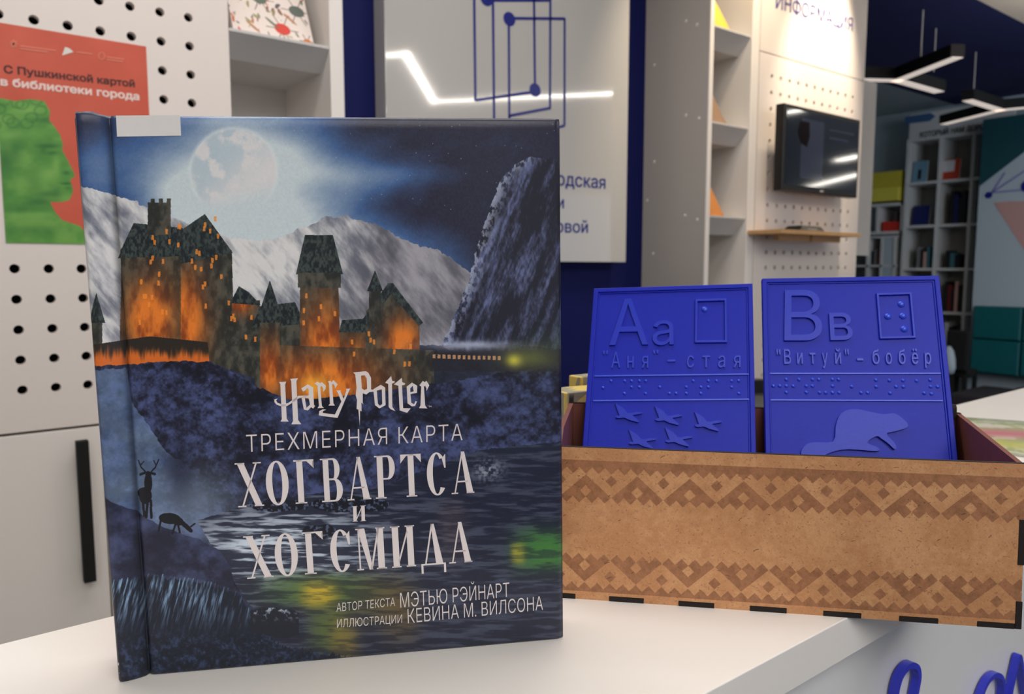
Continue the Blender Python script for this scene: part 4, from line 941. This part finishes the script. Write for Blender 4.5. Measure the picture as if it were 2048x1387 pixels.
# book with drawn beetles leaning on that shelf
def bug_img(w=400, h=520):
    X, Y = np.meshgrid(np.linspace(0, 1, w), np.linspace(0, 1.3, h)); im = np.zeros((h, w, 3)); im[:] = (236, 222, 214)
    rr = np.random.RandomState(8); pal = [(90, 100, 84), (120, 70, 40), (196, 90, 40), (70, 70, 74), (150, 140, 90), (200, 60, 40)]
    for k in range(150):
        cx_, cy_ = rr.rand() * 1, rr.rand() * 1.3; L = rr.uniform(.006, .05); wd = L * rr.uniform(.25, .5); an = rr.uniform(0, 3.14); c_, s_ = math.cos(an), math.sin(an)
        a = (X - cx_) * c_ + (Y - cy_) * s_; b = -(X - cx_) * s_ + (Y - cy_) * c_ + a * a * 4; blend(im, ((a / L) ** 2 + (b / wd) ** 2 < 1) * .85, pal[rr.randint(6)])
    for cx_, cy_, r_, cc in [(.62, .16, .10, (216, 48, 24)), (.40, .52, .09, (90, 104, 90)), (.86, .45, .1, (88, 98, 88)), (.2, .8, .1, (196, 80, 30)), (.92, .05, .05, (200, 110, 30))]:
        for j in range(6):
            an = -1.1 + (j % 3) * 1.1; sg = 1 if j < 3 else -1; px_, py_ = math.cos(an) * sg, math.sin(an)
            t = np.clip((X - cx_) * px_ + (Y - cy_) * py_, 0, r_ * 2); blend(im, (np.hypot(X - cx_ - t * px_, Y - cy_ - t * py_) < .006) * .8, (110, 84, 70))
        blend(im, (((X - cx_) / r_) ** 2 + ((Y - cy_) / (r_ * .75)) ** 2 < 1) * 1., cc)
    for k in range(3):
        cx_, cy_ = .25 + .25 * k, .12 + .1 * k; a = (X - cx_) * .75 - (Y - cy_) * .66; b = (X - cx_) * .66 + (Y - cy_) * .75
        blend(im, ((a / .1) ** 2 + (b / .018) ** 2 < 1) * .9, [(176, 120, 70), (96, 106, 88), (176, 120, 70)][k])
    return im
Mbug = gen_image_mat('beetle_book_print', bug_img(), .45, gain=.9)
def leaning_book(x0, x1, y0, zt, h, lean, th, m, label, group=None, name='book', cat='book'):
    """cover faces -Y, bottom edge at y0 on shelf top zt, leaning back by lean"""
    F = Fr((x0, y0, zt), (1, 0, 0), (0, math.sin(lean), math.cos(lean))); w = x1 - x0
    t = thing(name, label, cat, (x0 + w / 2, y0 + .02, zt), 0, group)
    q = MB(); q.fbox(F, 0, w, .001, h, -.003, 0); o = q.build('cover', m, t)
    ul = o.data.uv_layers.new(name='UVMap'); inv_ = RM[t.name]
    for p in o.data.polygons:
        for li in p.loop_indices:
            w_ = np.array(inv_ @ o.data.vertices[o.data.loops[li].vertex_index].co) - F.o; ul.data[li].uv = (float(w_ @ F.u) / w, float(w_ @ F.v) / h)
    MB().fbox(F, .002, w - .004, .004, h - .004, -th, -.003).build('pages', M['paper'], t)
    MB().fbox(F, 0, w, .003, h, -th - .003, -th).build('back_cover', m, t)
    return t
bxr = FW_.px(640, 80)[0]
leaning_book(bxr - .185, bxr, YW + .03, zs + .0005, .26, R(24), .012, Mbug, 'white book covered with drawn beetles and a large red one, leaning on the niche shelf')

# ================================================================== SIGN BOARD
YS = 1.926
xsl, xsr = YF(YS).px(770, 100)[0], YF(YS).px(1255, 300)[0]; zsb = YF(YS).px(1200, 524)[1]
sg = thing('sign_board', 'large glossy white library sign with a blue line emblem on the dark blue wall', 'sign', ((xsl + xsr) / 2, YS + .03, zsb))
MB().box(xsl, xsr, YS, 1.988, zsb, ZC - .06).build('board', M['gloss'], sg, bevel=.002)
FSg = YF(YS)
def sl_(pts, w=.0085): MBs.ribbon(FSg, [FSg.px(*p) for p in pts], w, .0002, .0012, sub=1)
g4 = lambda x, y: (680 + x / 2.668, y / 2.668)
MBs = MB()
for l in [[(715, -40), (722, 538)], [(722, 535), (1035, 490)], [(815, -40), (822, 655)], [(770, 2), (1122, 2)], [(900, 100), (903, 650)], [(900, 98), (1200, 100)], [(1198, 98), (1197, 670)],
          [(1034, -40), (1040, 480)], [(1122, -40), (1120, 578)], [(1122, 576), (900, 618)], [(1197, 670), (1000, 720)], [(715, -60), (1122, -60)]]:
    sl_([g4(*p) for p in l])
MBs.build('emblem_lines', M['ink'], sg)
for c in [(903, 102), (1040, 480), (782, -6)]:
    a, b = FSg.px(*g4(*c)); MB().prism(FSg, [(a + .023 * math.cos(k * .3927), b + .021 * math.sin(k * .3927)) for k in range(16)], .0002, .0014).build('emblem_dot', M['ink'], sg)
for args in (('городская', (1063, 366), (1211, 377), (1063, 340)), ('имени', (1046, 416), (1128, 416), (1046, 393)), ('овой', (1112, 464), (1176, 465), (1112, 441))):
    q = MB(); put_text(q, FSg, *args, .0002, .0012, .010); q.build('sign_lettering', M['ink'], sg)

# ================================================================== TALL SHELF UNIT + INFO BOARD
xt0 = FW_.px(1414, 300)[0]; xt1 = FW_.px(1420, 300)[0]; xt2 = FW_.px(1497, 300)[0]; xt3 = FW_.px(1512, 300)[0]
tu = thing('tall_shelf_unit', 'tall white shelf unit with a grey side panel studded with screw caps', 'shelves', ((xt0 + xt3) / 2, 1.85, ZF))
MB().box(xt0, xt0 + .014, YW + .002, 1.988, ZF, ZC - .02).build('side_board', M['grey'], tu)
MB().box(xt0 + .0005, xt1 + .004, YW - .002, YW + .002, ZF, ZC - .02).build('edge_band', M['white'], tu)
MB().box(xt2, xt3, YW, 1.988, ZF, ZC - .02).build('side_board', M['white'], tu)
MB().box(xt0 + .014, xt2, 1.97, 1.988, ZF, ZC - .02).build('back_board', M['niche'], tu)
zt_ = [FW_.px(1420, y)[1] for y in (45, 232, 430)]; stp = (zt_[0] - zt_[2]) / 2
tz = [zt_[0] - stp * k for k in range(-1, 6)]
for z in tz: wedge_shelf(xt0 + .014, xt2, z, .062, 'shelf', tu)
FXs = XF(xt0)
for k, c in enumerate([(282, 97), (333, 113), (136, 300), (282, 532), (342, 546), (136, 748), (103, 925), (277, 995), (334, 1014), (130, 1172)]):
    a, b = FXs.px(1250 + c[0] / 2.312, c[1] / 2.312); MB().dome(FXs, a, b, .0055, .0018, 10, 2).build('screw_cap', M['white'], tu, True)
Mbrn = mat('brown_book_cover', (150, 120, 96), .5, var=.2, scale=14); Morg = mat('orange_book_cover', (206, 134, 70), .5, var=.2, scale=14); Mylb = mat('yellow_book_cover', (226, 190, 70), .5, var=.12, scale=14); Mgrb = mat('grey_book_cover', (170, 170, 164), .5, var=.12, scale=14)
for k, (m, lb, pxr) in enumerate([(Mylb, 'yellow edged book leaning on the top shelf of the tall unit', 1461), (Mbrn, 'brown landscape book leaning on the second shelf of the tall unit', 1459), (Morg, 'orange book leaning on the third shelf of the tall unit', 1459), (Mgrb, 'pale grey book leaning low in the tall unit', 1437)]):
    z = tz[k + 1]; bx1 = FW_.px(pxr, 240)[0]
    leaning_book(xt0 + .02, bx1, YW + .012, z + .0005, .20, R(30), .012, m, lb)
# ---- info board
xi0, xi1 = xt3 + .002, FW_.px(1722, 300)[0]; zspl = FW_.px(1600, 124)[1]
ib = thing('information_board', 'white information board with round peg holes and blue heading, carrying the screen', 'board', ((xi0 + xi1) / 2, 1.8, ZF))
sI = .0571; sIz = .0580; nrow = 22
pegboard(FW_, xi0 + .004, xi1, ZF + .02, zspl - .003, 2.5345, .9070 - sIz * (nrow - 1), sI, sIz, 11, nrow, .0085, TK).build('perforated_board', M['peg'], ib)
MB().box(xi0 + .004, xi1, YW + TK + .03, YW + TK + .04, ZF, zspl).build('backing_board', M['mesh'], ib)
MB().box(xi0 + .002, xi1, YW - .001, YW + TK, zspl, ZC - .02).build('heading_board', M['peg'], ib)
MB().box(xi1 - .016, xi1, YW + TK, 1.988, ZF, ZC - .02).build('side_board', M['white'], ib)
q = MB(); FI = YF(YW - .001); put_text(q, FI, 'ИНФОРМАЦИЯ', (1552, 16), (1705, 63), (1553, -12), .0002, .0016, .0); q.build('heading_lettering', M['ink'], ib)
# glossy white panel standing beyond
FQ = YF(1.76); gx0, gx1 = FQ.px(1712, 300)[0], FQ.px(1748, 300)[0]
MB().box(gx0, gx1, 1.76, 1.775, FQ.px(1740, 511)[1], FQ.px(1740, 163)[1]).build('glossy_side_panel', M['gloss'], ib)
# ---- screen
YT = 1.615; FTv = YF(YT); c4 = [FTv.px(*p) for p in [(1566, 384), (1716, 392), (1719, 237), (1567, 208)]]
tx0 = (c4[0][0] + c4[3][0]) / 2; tx1 = (c4[1][0] + c4[2][0]) / 2; tz0 = (c4[0][1] + c4[1][1]) / 2; tz1 = (c4[2][1] + c4[3][1]) / 2
tv = thing('television', 'black flat screen television mounted on the pegboard', 'television', ((tx0 + tx1) / 2, YT + .05, tz0))
MB().fbox(FTv, tx0, tx1, tz0, tz1, -.035, 0, .003).build('housing', M['black'], tv)
MB().fbox(FTv, tx0 + .014, tx1 - .014, tz0 + .022, tz1 - .014, 0, .001).build('screen', M['screen'], tv)
Mimg1 = mat('screen_faint_figure', (16, 10, 14), .07, emit=(60, 46, 56), es=.02); Mimg2 = mat('screen_faint_field', (44, 50, 66), .07, emit=(70, 80, 100), es=.10)
MB().fbox(FTv, tx0 + .11, tx0 + .26, tz0 + .05, tz1 - .04, .001, .0013).build('screen_picture', Mimg2, tv)
MB().prism(FTv, [(tx0 + .10, tz1 - .05), (tx0 + .16, tz1 - .05), (tx0 + .165, tz1 - .10), (tx0 + .15, tz1 - .14), (tx0 + .11, tz1 - .13), (tx0 + .085, tz1 - .09)], .0013, .0016).build('screen_picture', Mimg1, tv)
q = MB()
for k, (a, b) in enumerate([(.30, .48), (.30, .44)]): q.fbox(FTv, tx0 + a, tx0 + b, tz1 - .065 - .03 * k, tz1 - .058 - .03 * k, .001, .0013)
q.build('screen_text', Mimg2, tv)
MB().box((tx0 + tx1) / 2 - .08, (tx0 + tx1) / 2 + .08, YT + .035, YW - .001, (tz0 + tz1) / 2 - .08, (tz0 + tz1) / 2 + .08).build('wall_mount', M['black'], tv)
a, b = (tx0 + tx1) / 2, tz0 + .011; MB().fbox(FTv, a - .012, a + .012, b - .003, b + .003, 0, .0006).build('maker_badge', M['grey'], tv)
# ---- small wooden shelf with a flat device
YH = 1.56; FH_ = YF(YH); ha, hb_ = FH_.px(1563, 465), FH_.px(1722, 468)
zsh = onY(1640, 462, YH)[2]
wsf = thing('wooden_shelf', 'small light wooden shelf on the pegboard under the television', 'shelf', ((ha[0] + hb_[0]) / 2, 1.63, zsh - .05))
MB().box(ha[0], hb_[0], YH, YW, zsh - .014, zsh).build('board', M['wood'], wsf, bevel=.001)
for x0 in (ha[0] + .06, ha[0] + .28):
    MB().box(x0, x0 + .20, YH + .05, YH + .066, zsh - .036, zsh - .014).build('bracket', M['wood'], wsf)
dv = thing('set_top_box', 'flat black device on the small wooden shelf', 'device', ((ha[0] + hb_[0]) / 2, 1.62, zsh))
dm = (ha[0] + hb_[0]) / 2 - .02
MB().hexa([(dm - .085, YH + .03, zsh + .001), (dm + .085, YH + .03, zsh + .001), (dm + .085, YH + .11, zsh + .001), (dm - .085, YH + .11, zsh + .001), (dm - .06, YH + .04, zsh + .021), (dm + .07, YH + .04, zsh + .021), (dm + .07, YH + .10, zsh + .021), (dm - .06, YH + .10, zsh + .021)]).build('case', M['black'], dv, bevel=.003)
MB().box(dm - .03, dm + .03, YH + .0325, YH + .034, zsh + .006, zsh + .009).build('front_slot', M['grey'], dv)

# ================================================================== HANGING LAMPS
def lamp(segs, z, label, m, w=.05, h=.055, rods=()):
    c = np.mean([np.array(p) for s in segs for p in s], axis=0)
    t = thing('linear_lamp', label, 'lamp', (c[0], c[1], z), 0)
    for p, r_ in segs:
        p = np.array(p, float); r_ = np.array(r_, float); d = (r_ - p) / np.linalg.norm(r_ - p); n = np.array([-d[1], d[0]]) * w / 2
        p_ = p - d * w / 3; r2 = r_ + d * w / 3
        ring = lambda k, zz, kk=1.: [tuple(p_ - n * k) + (zz,), tuple(r2 - n * k) + (zz,), tuple(r2 + n * k) + (zz,), tuple(p_ + n * k) + (zz,)]
        MB().hexa(ring(1, z + .004) + ring(1, z + h)).build('housing', M['blackm'], t)
        MB().hexa(ring(.78, z) + ring(.78, z + .0039)).build('diffuser', m, t)
    for p in rods: MB().tube((p[0], p[1], z + h), (p[0], p[1], ZC - .001), .004, 6).build('suspension_rod', M['grey'], t)
def Lz(x, y, z=1.4): return tuple(onZ(x, y, z)[:2])
lamp([(Lz(1715, 160), Lz(1795, 162)), (Lz(1795, 162), Lz(1908, 118)), (Lz(1795, 162), Lz(1874, 184))], 1.4, 'black branching lamp hung from the blue ceiling, left one of the pair', M['ledoff'], .085, .075, [Lz(1866, 168), Lz(1840, 140)])
lamp([(Lz(1938, 202), Lz(2000, 221)), (Lz(2000, 221), Lz(2075, 214)), (Lz(2000, 221), Lz(1892, 248))], 1.4, 'black branching lamp hung from the blue ceiling, right one of the pair', M['ledoff'], .085, .075, [Lz(1946, 204)])
def mirror_pt(x, y, plane, z=1.4):
    P = onY(x, y, plane); r = P - EYE; r[1] *= -1; t = (z - P[2]) / r[2]; q_ = P + r * t; return (q_[0], q_[1])
a, b, c, d = mirror_pt(772, 112, YS), mirror_pt(812, 108, YS), mirror_pt(868, 204, YS), mirror_pt(1236, 187, YS)
lamp([(a, b), (b, c), (c, d)], 1.4, 'bright zigzag linear lamp over the customer side of the counter', M['led'], .05, .06, [b, c])
a, b, c, d, e, f_ = mirror_pt(1614, 375, YT), mirror_pt(1716, 349, YT), mirror_pt(1676, 321, YT), mirror_pt(1720, 312, YT), mirror_pt(1570, 226, YT), mirror_pt(1606, 220, YT)
lamp([(a, b)], 1.4, 'bright linear lamp at the far end of the customer hall', M['led'], .09, .07, [a, b])
lamp([(c, d)], 1.4, 'bright linear lamp half way down the customer hall', M['led'], .09, .07, [c, d])
lamp([(e, f_)], 1.4, 'bright short linear lamp nearest on the right of the customer hall', M['led'], .05, .06, [e, f_])
lamp([((-1.6, -1.4), (-.6, -2.0)), ((-.6, -2.0), (.6, -1.6))], 1.4, 'bright linear lamp behind the viewer', M['led'], .05, .06, [(-1.4, -1.52), (.4, -1.66)])

# ================================================================== FAR ROOM
XB = 7.60; FK = XF(XB)
ka, kb = FK.px(1808, 450)[0], FK.px(1957, 450)[0]; kz1 = FK.px(1880, 274)[1]; rows = [kz1 - .405 * k for k in range(7)]
bc = thing('bookcase', 'tall white bookcase with square compartments in the far room', 'bookcase', (XB + .15, -(ka + kb) / 2, ZF))
TB = .024; cols = [ka, FK.px(1872, 450)[0], FK.px(1937, 450)[0], FK.px(1937, 450)[0] + .31]
Mbc = mat('bookcase_laminate', (206, 206, 204), .5, var=.02)
MB().fbox(FK, cols[0], cols[3], ZF, kz1 + .012, -.32, -.31).build('back_board', mat('bookcase_back', (150, 148, 140), .6), bc)
for a in cols: MB().fbox(FK, a - TB / 2, a + TB / 2, ZF, kz1 + .012, -.31, 0).build('upright', Mbc, bc)
for z in rows:
    if z > ZF: MB().fbox(FK, cols[0] + TB / 2, cols[3] - TB / 2, z - .012, z + .012, -.309, -.002).build('shelf', Mbc, bc)
hd = tag(MB().fbox(FK, ka, cols[3], kz1 + .014, FK.px(1930, 212)[1], -.05, -.01).build('heading_panel', Mbc), 'white panel above the far bookcase with dark lettering', 'sign')
hd_t = MB(); FK2 = XF(XB + .01); put_text(hd_t, FK2, 'КОТОРЫЙ НАМ ДОРОГ', (1840, 275), (1976, 257), (1840, 265), .0002, .003, .02)
o_ = hd_t.build('lettering', M['blackm'], hd)
sgn = thing('arrow_sign', 'small blue arrow shaped wall sign above the far bookcase', 'sign', (XB, -FK2.px(1840, 235)[0], 1.5))
MB().prism(FK2, [FK2.px(*p) for p in [(1811, 234), (1811, 248), (1860, 242), (1871, 232), (1862, 226)]], .001, .014).build('plate', mat('sign_blue', (60, 96, 140), .5), sgn)
# things standing in the compartments
Mc = {k: mat('cover_' + k, v, .5, var=.15, scale=9) for k, v in dict(navy=(20, 28, 90), blueish=(110, 150, 170), maroon=(110, 30, 34), black=(22, 22, 26), teal=(60, 110, 120), pinkish=(190, 150, 140), white=(214, 214, 216), red=(186, 60, 36), grey=(120, 120, 120)).items()}
def far_book(xa, xb_, y0, y1, key, label, group=None, name='book', lean=.12, dep=.02, off=.05):
    """a book facing the room: photo columns xa..xb_, top y0, standing on the shelf at bottom row y1"""
    a0, a1 = FK.px(xa, (y0 + y1) / 2)[0], FK.px(xb_, (y0 + y1) / 2)[0]; zb = y1; h = FK.px((xa + xb_) / 2, y0)[1] - zb
    F = Fr((XB + off, 0, zb + .0125), (0, -1, 0), (math.sin(lean), 0, math.cos(lean)))
    t = thing(name, label, 'book', (XB + off + .02, -(a0 + a1) / 2, zb + .0125), 0, group)
    MB().fbox(F, a0, a1, 0, h, -.003, 0).build('cover', Mc[key], t); MB().fbox(F, a0 + .003, a1 - .003, .002, h - .003, -dep, -.003).build('pages', M['paper'], t)
    return t, F, a0, a1, h
t, F, a0, a1, h = far_book(1829, 1858, 322, rows[1], 'blueish', 'pale blue book facing out in the top left compartment of the far bookcase')
MB().fbox(F, a0 + .05, a0 + .08, .03, h * .6, 0, .002).build('cover_picture', Mc['black'], t)
t, F, a0, a1, h = far_book(1888, 1924, 318, rows[1], 'red', 'red book with a white picture in the top middle compartment of the far bookcase')
MB().fbox(F, a0, a0 + (a1 - a0) * .7, h * .4, h * .95, 0, .002).build('cover_picture', Mc['white'], t)
far_book(1831, 1865, 412, rows[2], 'navy', 'large navy blue book facing out in the second row of the far bookcase')
def row_of(xa, xb_, rowz, h, keys, group, lab):
    a0, a1 = FK.px(xa, 400)[0], FK.px(xb_, 400)[0]; n = len(keys); w = (a1 - a0) / n
    for i, k in enumerate(keys):
        hh = h * (1 - .12 * ((i * 7) % 3)); o = MB().box(XB + .04, XB + .19, -(a0 + w * (i + 1)) + .002, -(a0 + w * i), rowz + .0125, rowz + .0125 + hh).build('book', Mc[k])
        c_ = dict(blueish='pale blue', pinkish='pink').get(k, k)
        tag(o, '%s upright book, %s from left, %s' % (c_, ['first', 'second', 'third', 'fourth', 'fifth'][i], lab), 'book', group)
row_of(1898, 1928, rows[2], .30, ['black', 'navy', 'black', 'black'], 'dark books in the second row', 'middle column second row, far bookcase')
row_of(1894, 1922, rows[3], .16, ['black', 'teal', 'black'], 'books in the third row', 'middle column third row, far bookcase')
row_of(1836, 1862, rows[3], .20, ['grey', 'black', 'pinkish', 'teal'], 'left column third row books', 'left column third row, far bookcase')
row_of(1896, 1930, rows[4], .28, ['black', 'maroon', 'black', 'pinkish', 'black'], 'middle column fourth row books', 'middle column fourth row, far bookcase')
row_of(1836, 1862, rows[4], .24, ['maroon', 'pinkish', 'teal', 'blueish'], 'left column fourth row books', 'left column fourth row, far bookcase')
row_of(1900, 1932, rows[5], .30, ['white', 'black', 'maroon', 'black'], 'middle column fifth row books', 'middle column fifth row, far bookcase')
# left of the bookcase: yellow bulkhead, low wall shelf with red boxes, cabinets
XY = 7.62; FY_ = XF(XY); ya, yb_ = FY_.px(1735, 400)[0], ka - .06
ya -= .8
yz = [FY_.px(1775, y)[1] for y in (343, 376, 402, 412, 462)]
yh = thing('yellow_bulkhead', 'yellow boxed bulkhead over the shelves left of the far bookcase', 'bulkhead', (XY + .2, -(ya + yb_) / 2, yz[2]))
MB().fbox(FY_, ya, yb_, yz[1], yz[0], -.30, 0).build('upper_board', M['yellow'], yh)
MB().fbox(FY_, ya, yb_, yz[2], yz[1] - .001, -.30, .05).build('lower_board', mat('bright_yellow_paint', (226, 214, 80), .6), yh)
sh = thing('wall_shelf', 'white open wall shelf under the yellow bulkhead', 'shelf', (XY + .2, -(ya + yb_) / 2, yz[4]))
MB().fbox(FY_, ya, yb_, yz[4] - .03, yz[4], -.30, 0).build('bottom_board', Mbc, sh); MB().fbox(FY_, ya, yb_, yz[3], yz[3] + .03, -.30, 0).build('top_board', Mbc, sh)
for px_ in (1754, 1803): aa = FY_.px(px_, 440)[0]; MB().fbox(FY_, aa - .012, aa + .012, yz[4], yz[3], -.29, -.001).build('divider', Mbc, sh)
MB().fbox(FY_, ya, yb_, yz[4], yz[3], -.30, -.291).build('back_board', M['farwall'], sh)
for i, (x0, x1, hh, k) in enumerate([(1762, 1783, .095, 'red'), (1783, 1802, .095, 'red')]):
    a0, a1 = FY_.px(x0, 450)[0], FY_.px(x1, 450)[0]; tag(MB().fbox(FY_, a0, a1 - .004, yz[4] + .0005, yz[4] + hh, -.2, -.03).build('red_box', M['red'], bevel=.003), ['left red box on the white wall shelf under the yellow bulkhead', 'right red box on the white wall shelf under the yellow bulkhead'][i], 'box')
for i, (x0, x1, hh, k) in enumerate([(1745, 1752, .13, 'black'), (1765, 1773, .2, 'grey'), (1790, 1801, .19, 'black')]):
    a0, a1 = FY_.px(x0, 450)[0], FY_.px(x1, 450)[0]; tag(MB().fbox(FY_, a0, a1, yz[4] + .0005, yz[4] + hh, -.28, -.215).build('book', Mc[k]), ['narrow dark book left of the shelf divider under the bulkhead', 'grey book standing behind the left red box', 'dark book standing behind the right red box'][i], 'book')
cz = FY_.px(1775, 466)[1]
lc = thing('low_bookcase', 'grey open low bookcase left of the far bookcase', 'bookcase', (XY + .2, -(ya + yb_) / 2, ZF))
MB().fbox(FY_, ya, yb_ , ZF, cz - .02, -.31, -.30).build('back_board', Mc['grey'], lc)
for px_ in (1735, 1763, 1789, 1804): aa = FY_.px(px_, 500)[0]; MB().fbox(FY_, aa - .012, aa + .012, ZF, cz - .045, -.299, 0).build('upright', Mbc, lc)
MB().fbox(FY_, FY_.px(1763, 500)[0] + .013, FY_.px(1789, 500)[0] - .013, ZF, cz - .045, -.299, -.01).build('door', M['farwall'], lc)
for z in (cz - .045, cz - .33, cz - .66): MB().fbox(FY_, ya, yb_, z, z + .02, -.299, .0).build('shelf', Mbc, lc)
for k in range(6):
    a0 = FY_.px(1737, 520)[0] + .03 * k; tag(MB().fbox(FY_, a0, a0 + .026, cz - .309, cz - .309 + .14 + .01 * (k % 3), -.2, -.05).build('book', Mc[['black', 'grey', 'maroon'][k % 3]]), '%s upright book, %s from the left on the low grey bookcase' % (['black', 'grey', 'maroon'][k % 3], ['first', 'second', 'third', 'fourth', 'fifth', 'sixth'][k]), 'book', 'books on the low bookcase')
# teal padded seat back, chair, bag, dark bench
FT2 = XF(7.26)
pa_ = [FT2.px(1945, 614), FT2.px(2048, 614)]; z3 = [FT2.px(1990, y)[1] for y in (613, 680, 748)]; a_l = FT2.px(1944, 650)[0]; a_m = FT2.px(2043, 650)[0]
tp_ = thing('padded_bench_back', 'teal padded wall panels behind the seat in the far room', 'bench', (7.32, -a_l - .4, z3[2]))
for r0, r1 in ((z3[1] + .004, z3[0]), (z3[2], z3[1] - .004)):
    for c0, c1 in ((a_l, a_m - .004), (a_m + .004, -1.92)):
        MB().fbox(FT2, c0, c1, r0, r1, -.12, 0, .012).build('cushion_panel', M['teal'], tp_)
z4 = z3[2]
bn = thing('dark_bench', 'low dark bench in front of the teal padded panels', 'bench', (6.9, 1.9, ZF))
MB().box(6.55, 7.24, 1.2, -a_l - .12, z4 - .20, z4 - .10).build('seat', M['dark'], bn, bevel=.02)
MB().box(6.62, 7.2, 1.3, -a_l - .16, ZF, z4 - .20).build('base', M['black'], bn)
cu = onZ(2040, 748, z4 - .03)
q = MB(); q.dome(Fr((6.86, 2.05, z4 - .10), (1, 0, 0), (0, 1, 0)), 0, 0, .30, .10, 20, 5); tag(q.build('floor_cushion', mat('brown_cushion_fabric', (64, 48, 50), .9, var=.1), smooth_=True), 'flat dark brown cushion lying on the low dark bench', 'cushion')
# black chair with a white bag
cc = onX(1917, 660, 7.0); ch = thing('black_chair', 'black upholstered chair beside the teal panels', 'chair', (7.15, cc[1], ZF))
zc1 = cc[2]
MB().box(6.98, 7.04, cc[1] - .09, cc[1] + .09, ZF + .44, zc1).build('backrest', M['blackm'], ch, bevel=.02)
MB().box(7.04, 7.23, cc[1] - .09, cc[1] + .09, ZF + .38, ZF + .45).build('seat', M['blackm'], ch, bevel=.02)
for sx in (6.99, 7.19):
    for sy in (-.085, .055): MB().box(sx, sx + .03, cc[1] + sy, cc[1] + sy + .03, ZF, ZF + .40).build('leg', M['blackm'], ch)
bp = onX(1903, 720, 6.9)
q = MB(); n1 = 14
prof = [(.02, 0), (.05, .01), (.07, .06), (.06, .13), (.04, .2), (.015, .24)]
for i, (r_, z_) in enumerate(prof):
    for k in range(n1):
        t_ = 2 * math.pi * k / n1; rr_ = r_ * (1 + .12 * math.sin(3 * t_ + i)); q.v.append((6.88 + rr_ * .8 * math.cos(t_), bp[1] + .02 + rr_ * math.sin(t_), bp[2] - .12 + z_))
for i in range(len(prof) - 1):
    for k in range(n1): l = (k + 1) % n1; q.f.append((i * n1 + k, i * n1 + l, (i + 1) * n1 + l, (i + 1) * n1 + k))
q.f.append(tuple(range(n1))[::-1]); q.f.append(tuple(range((len(prof) - 1) * n1, len(prof) * n1)))
bg = q.build('white_bag', M['farwall'], smooth_=True); tag(bg, 'crumpled white bag hanging at the black chair', 'bag')
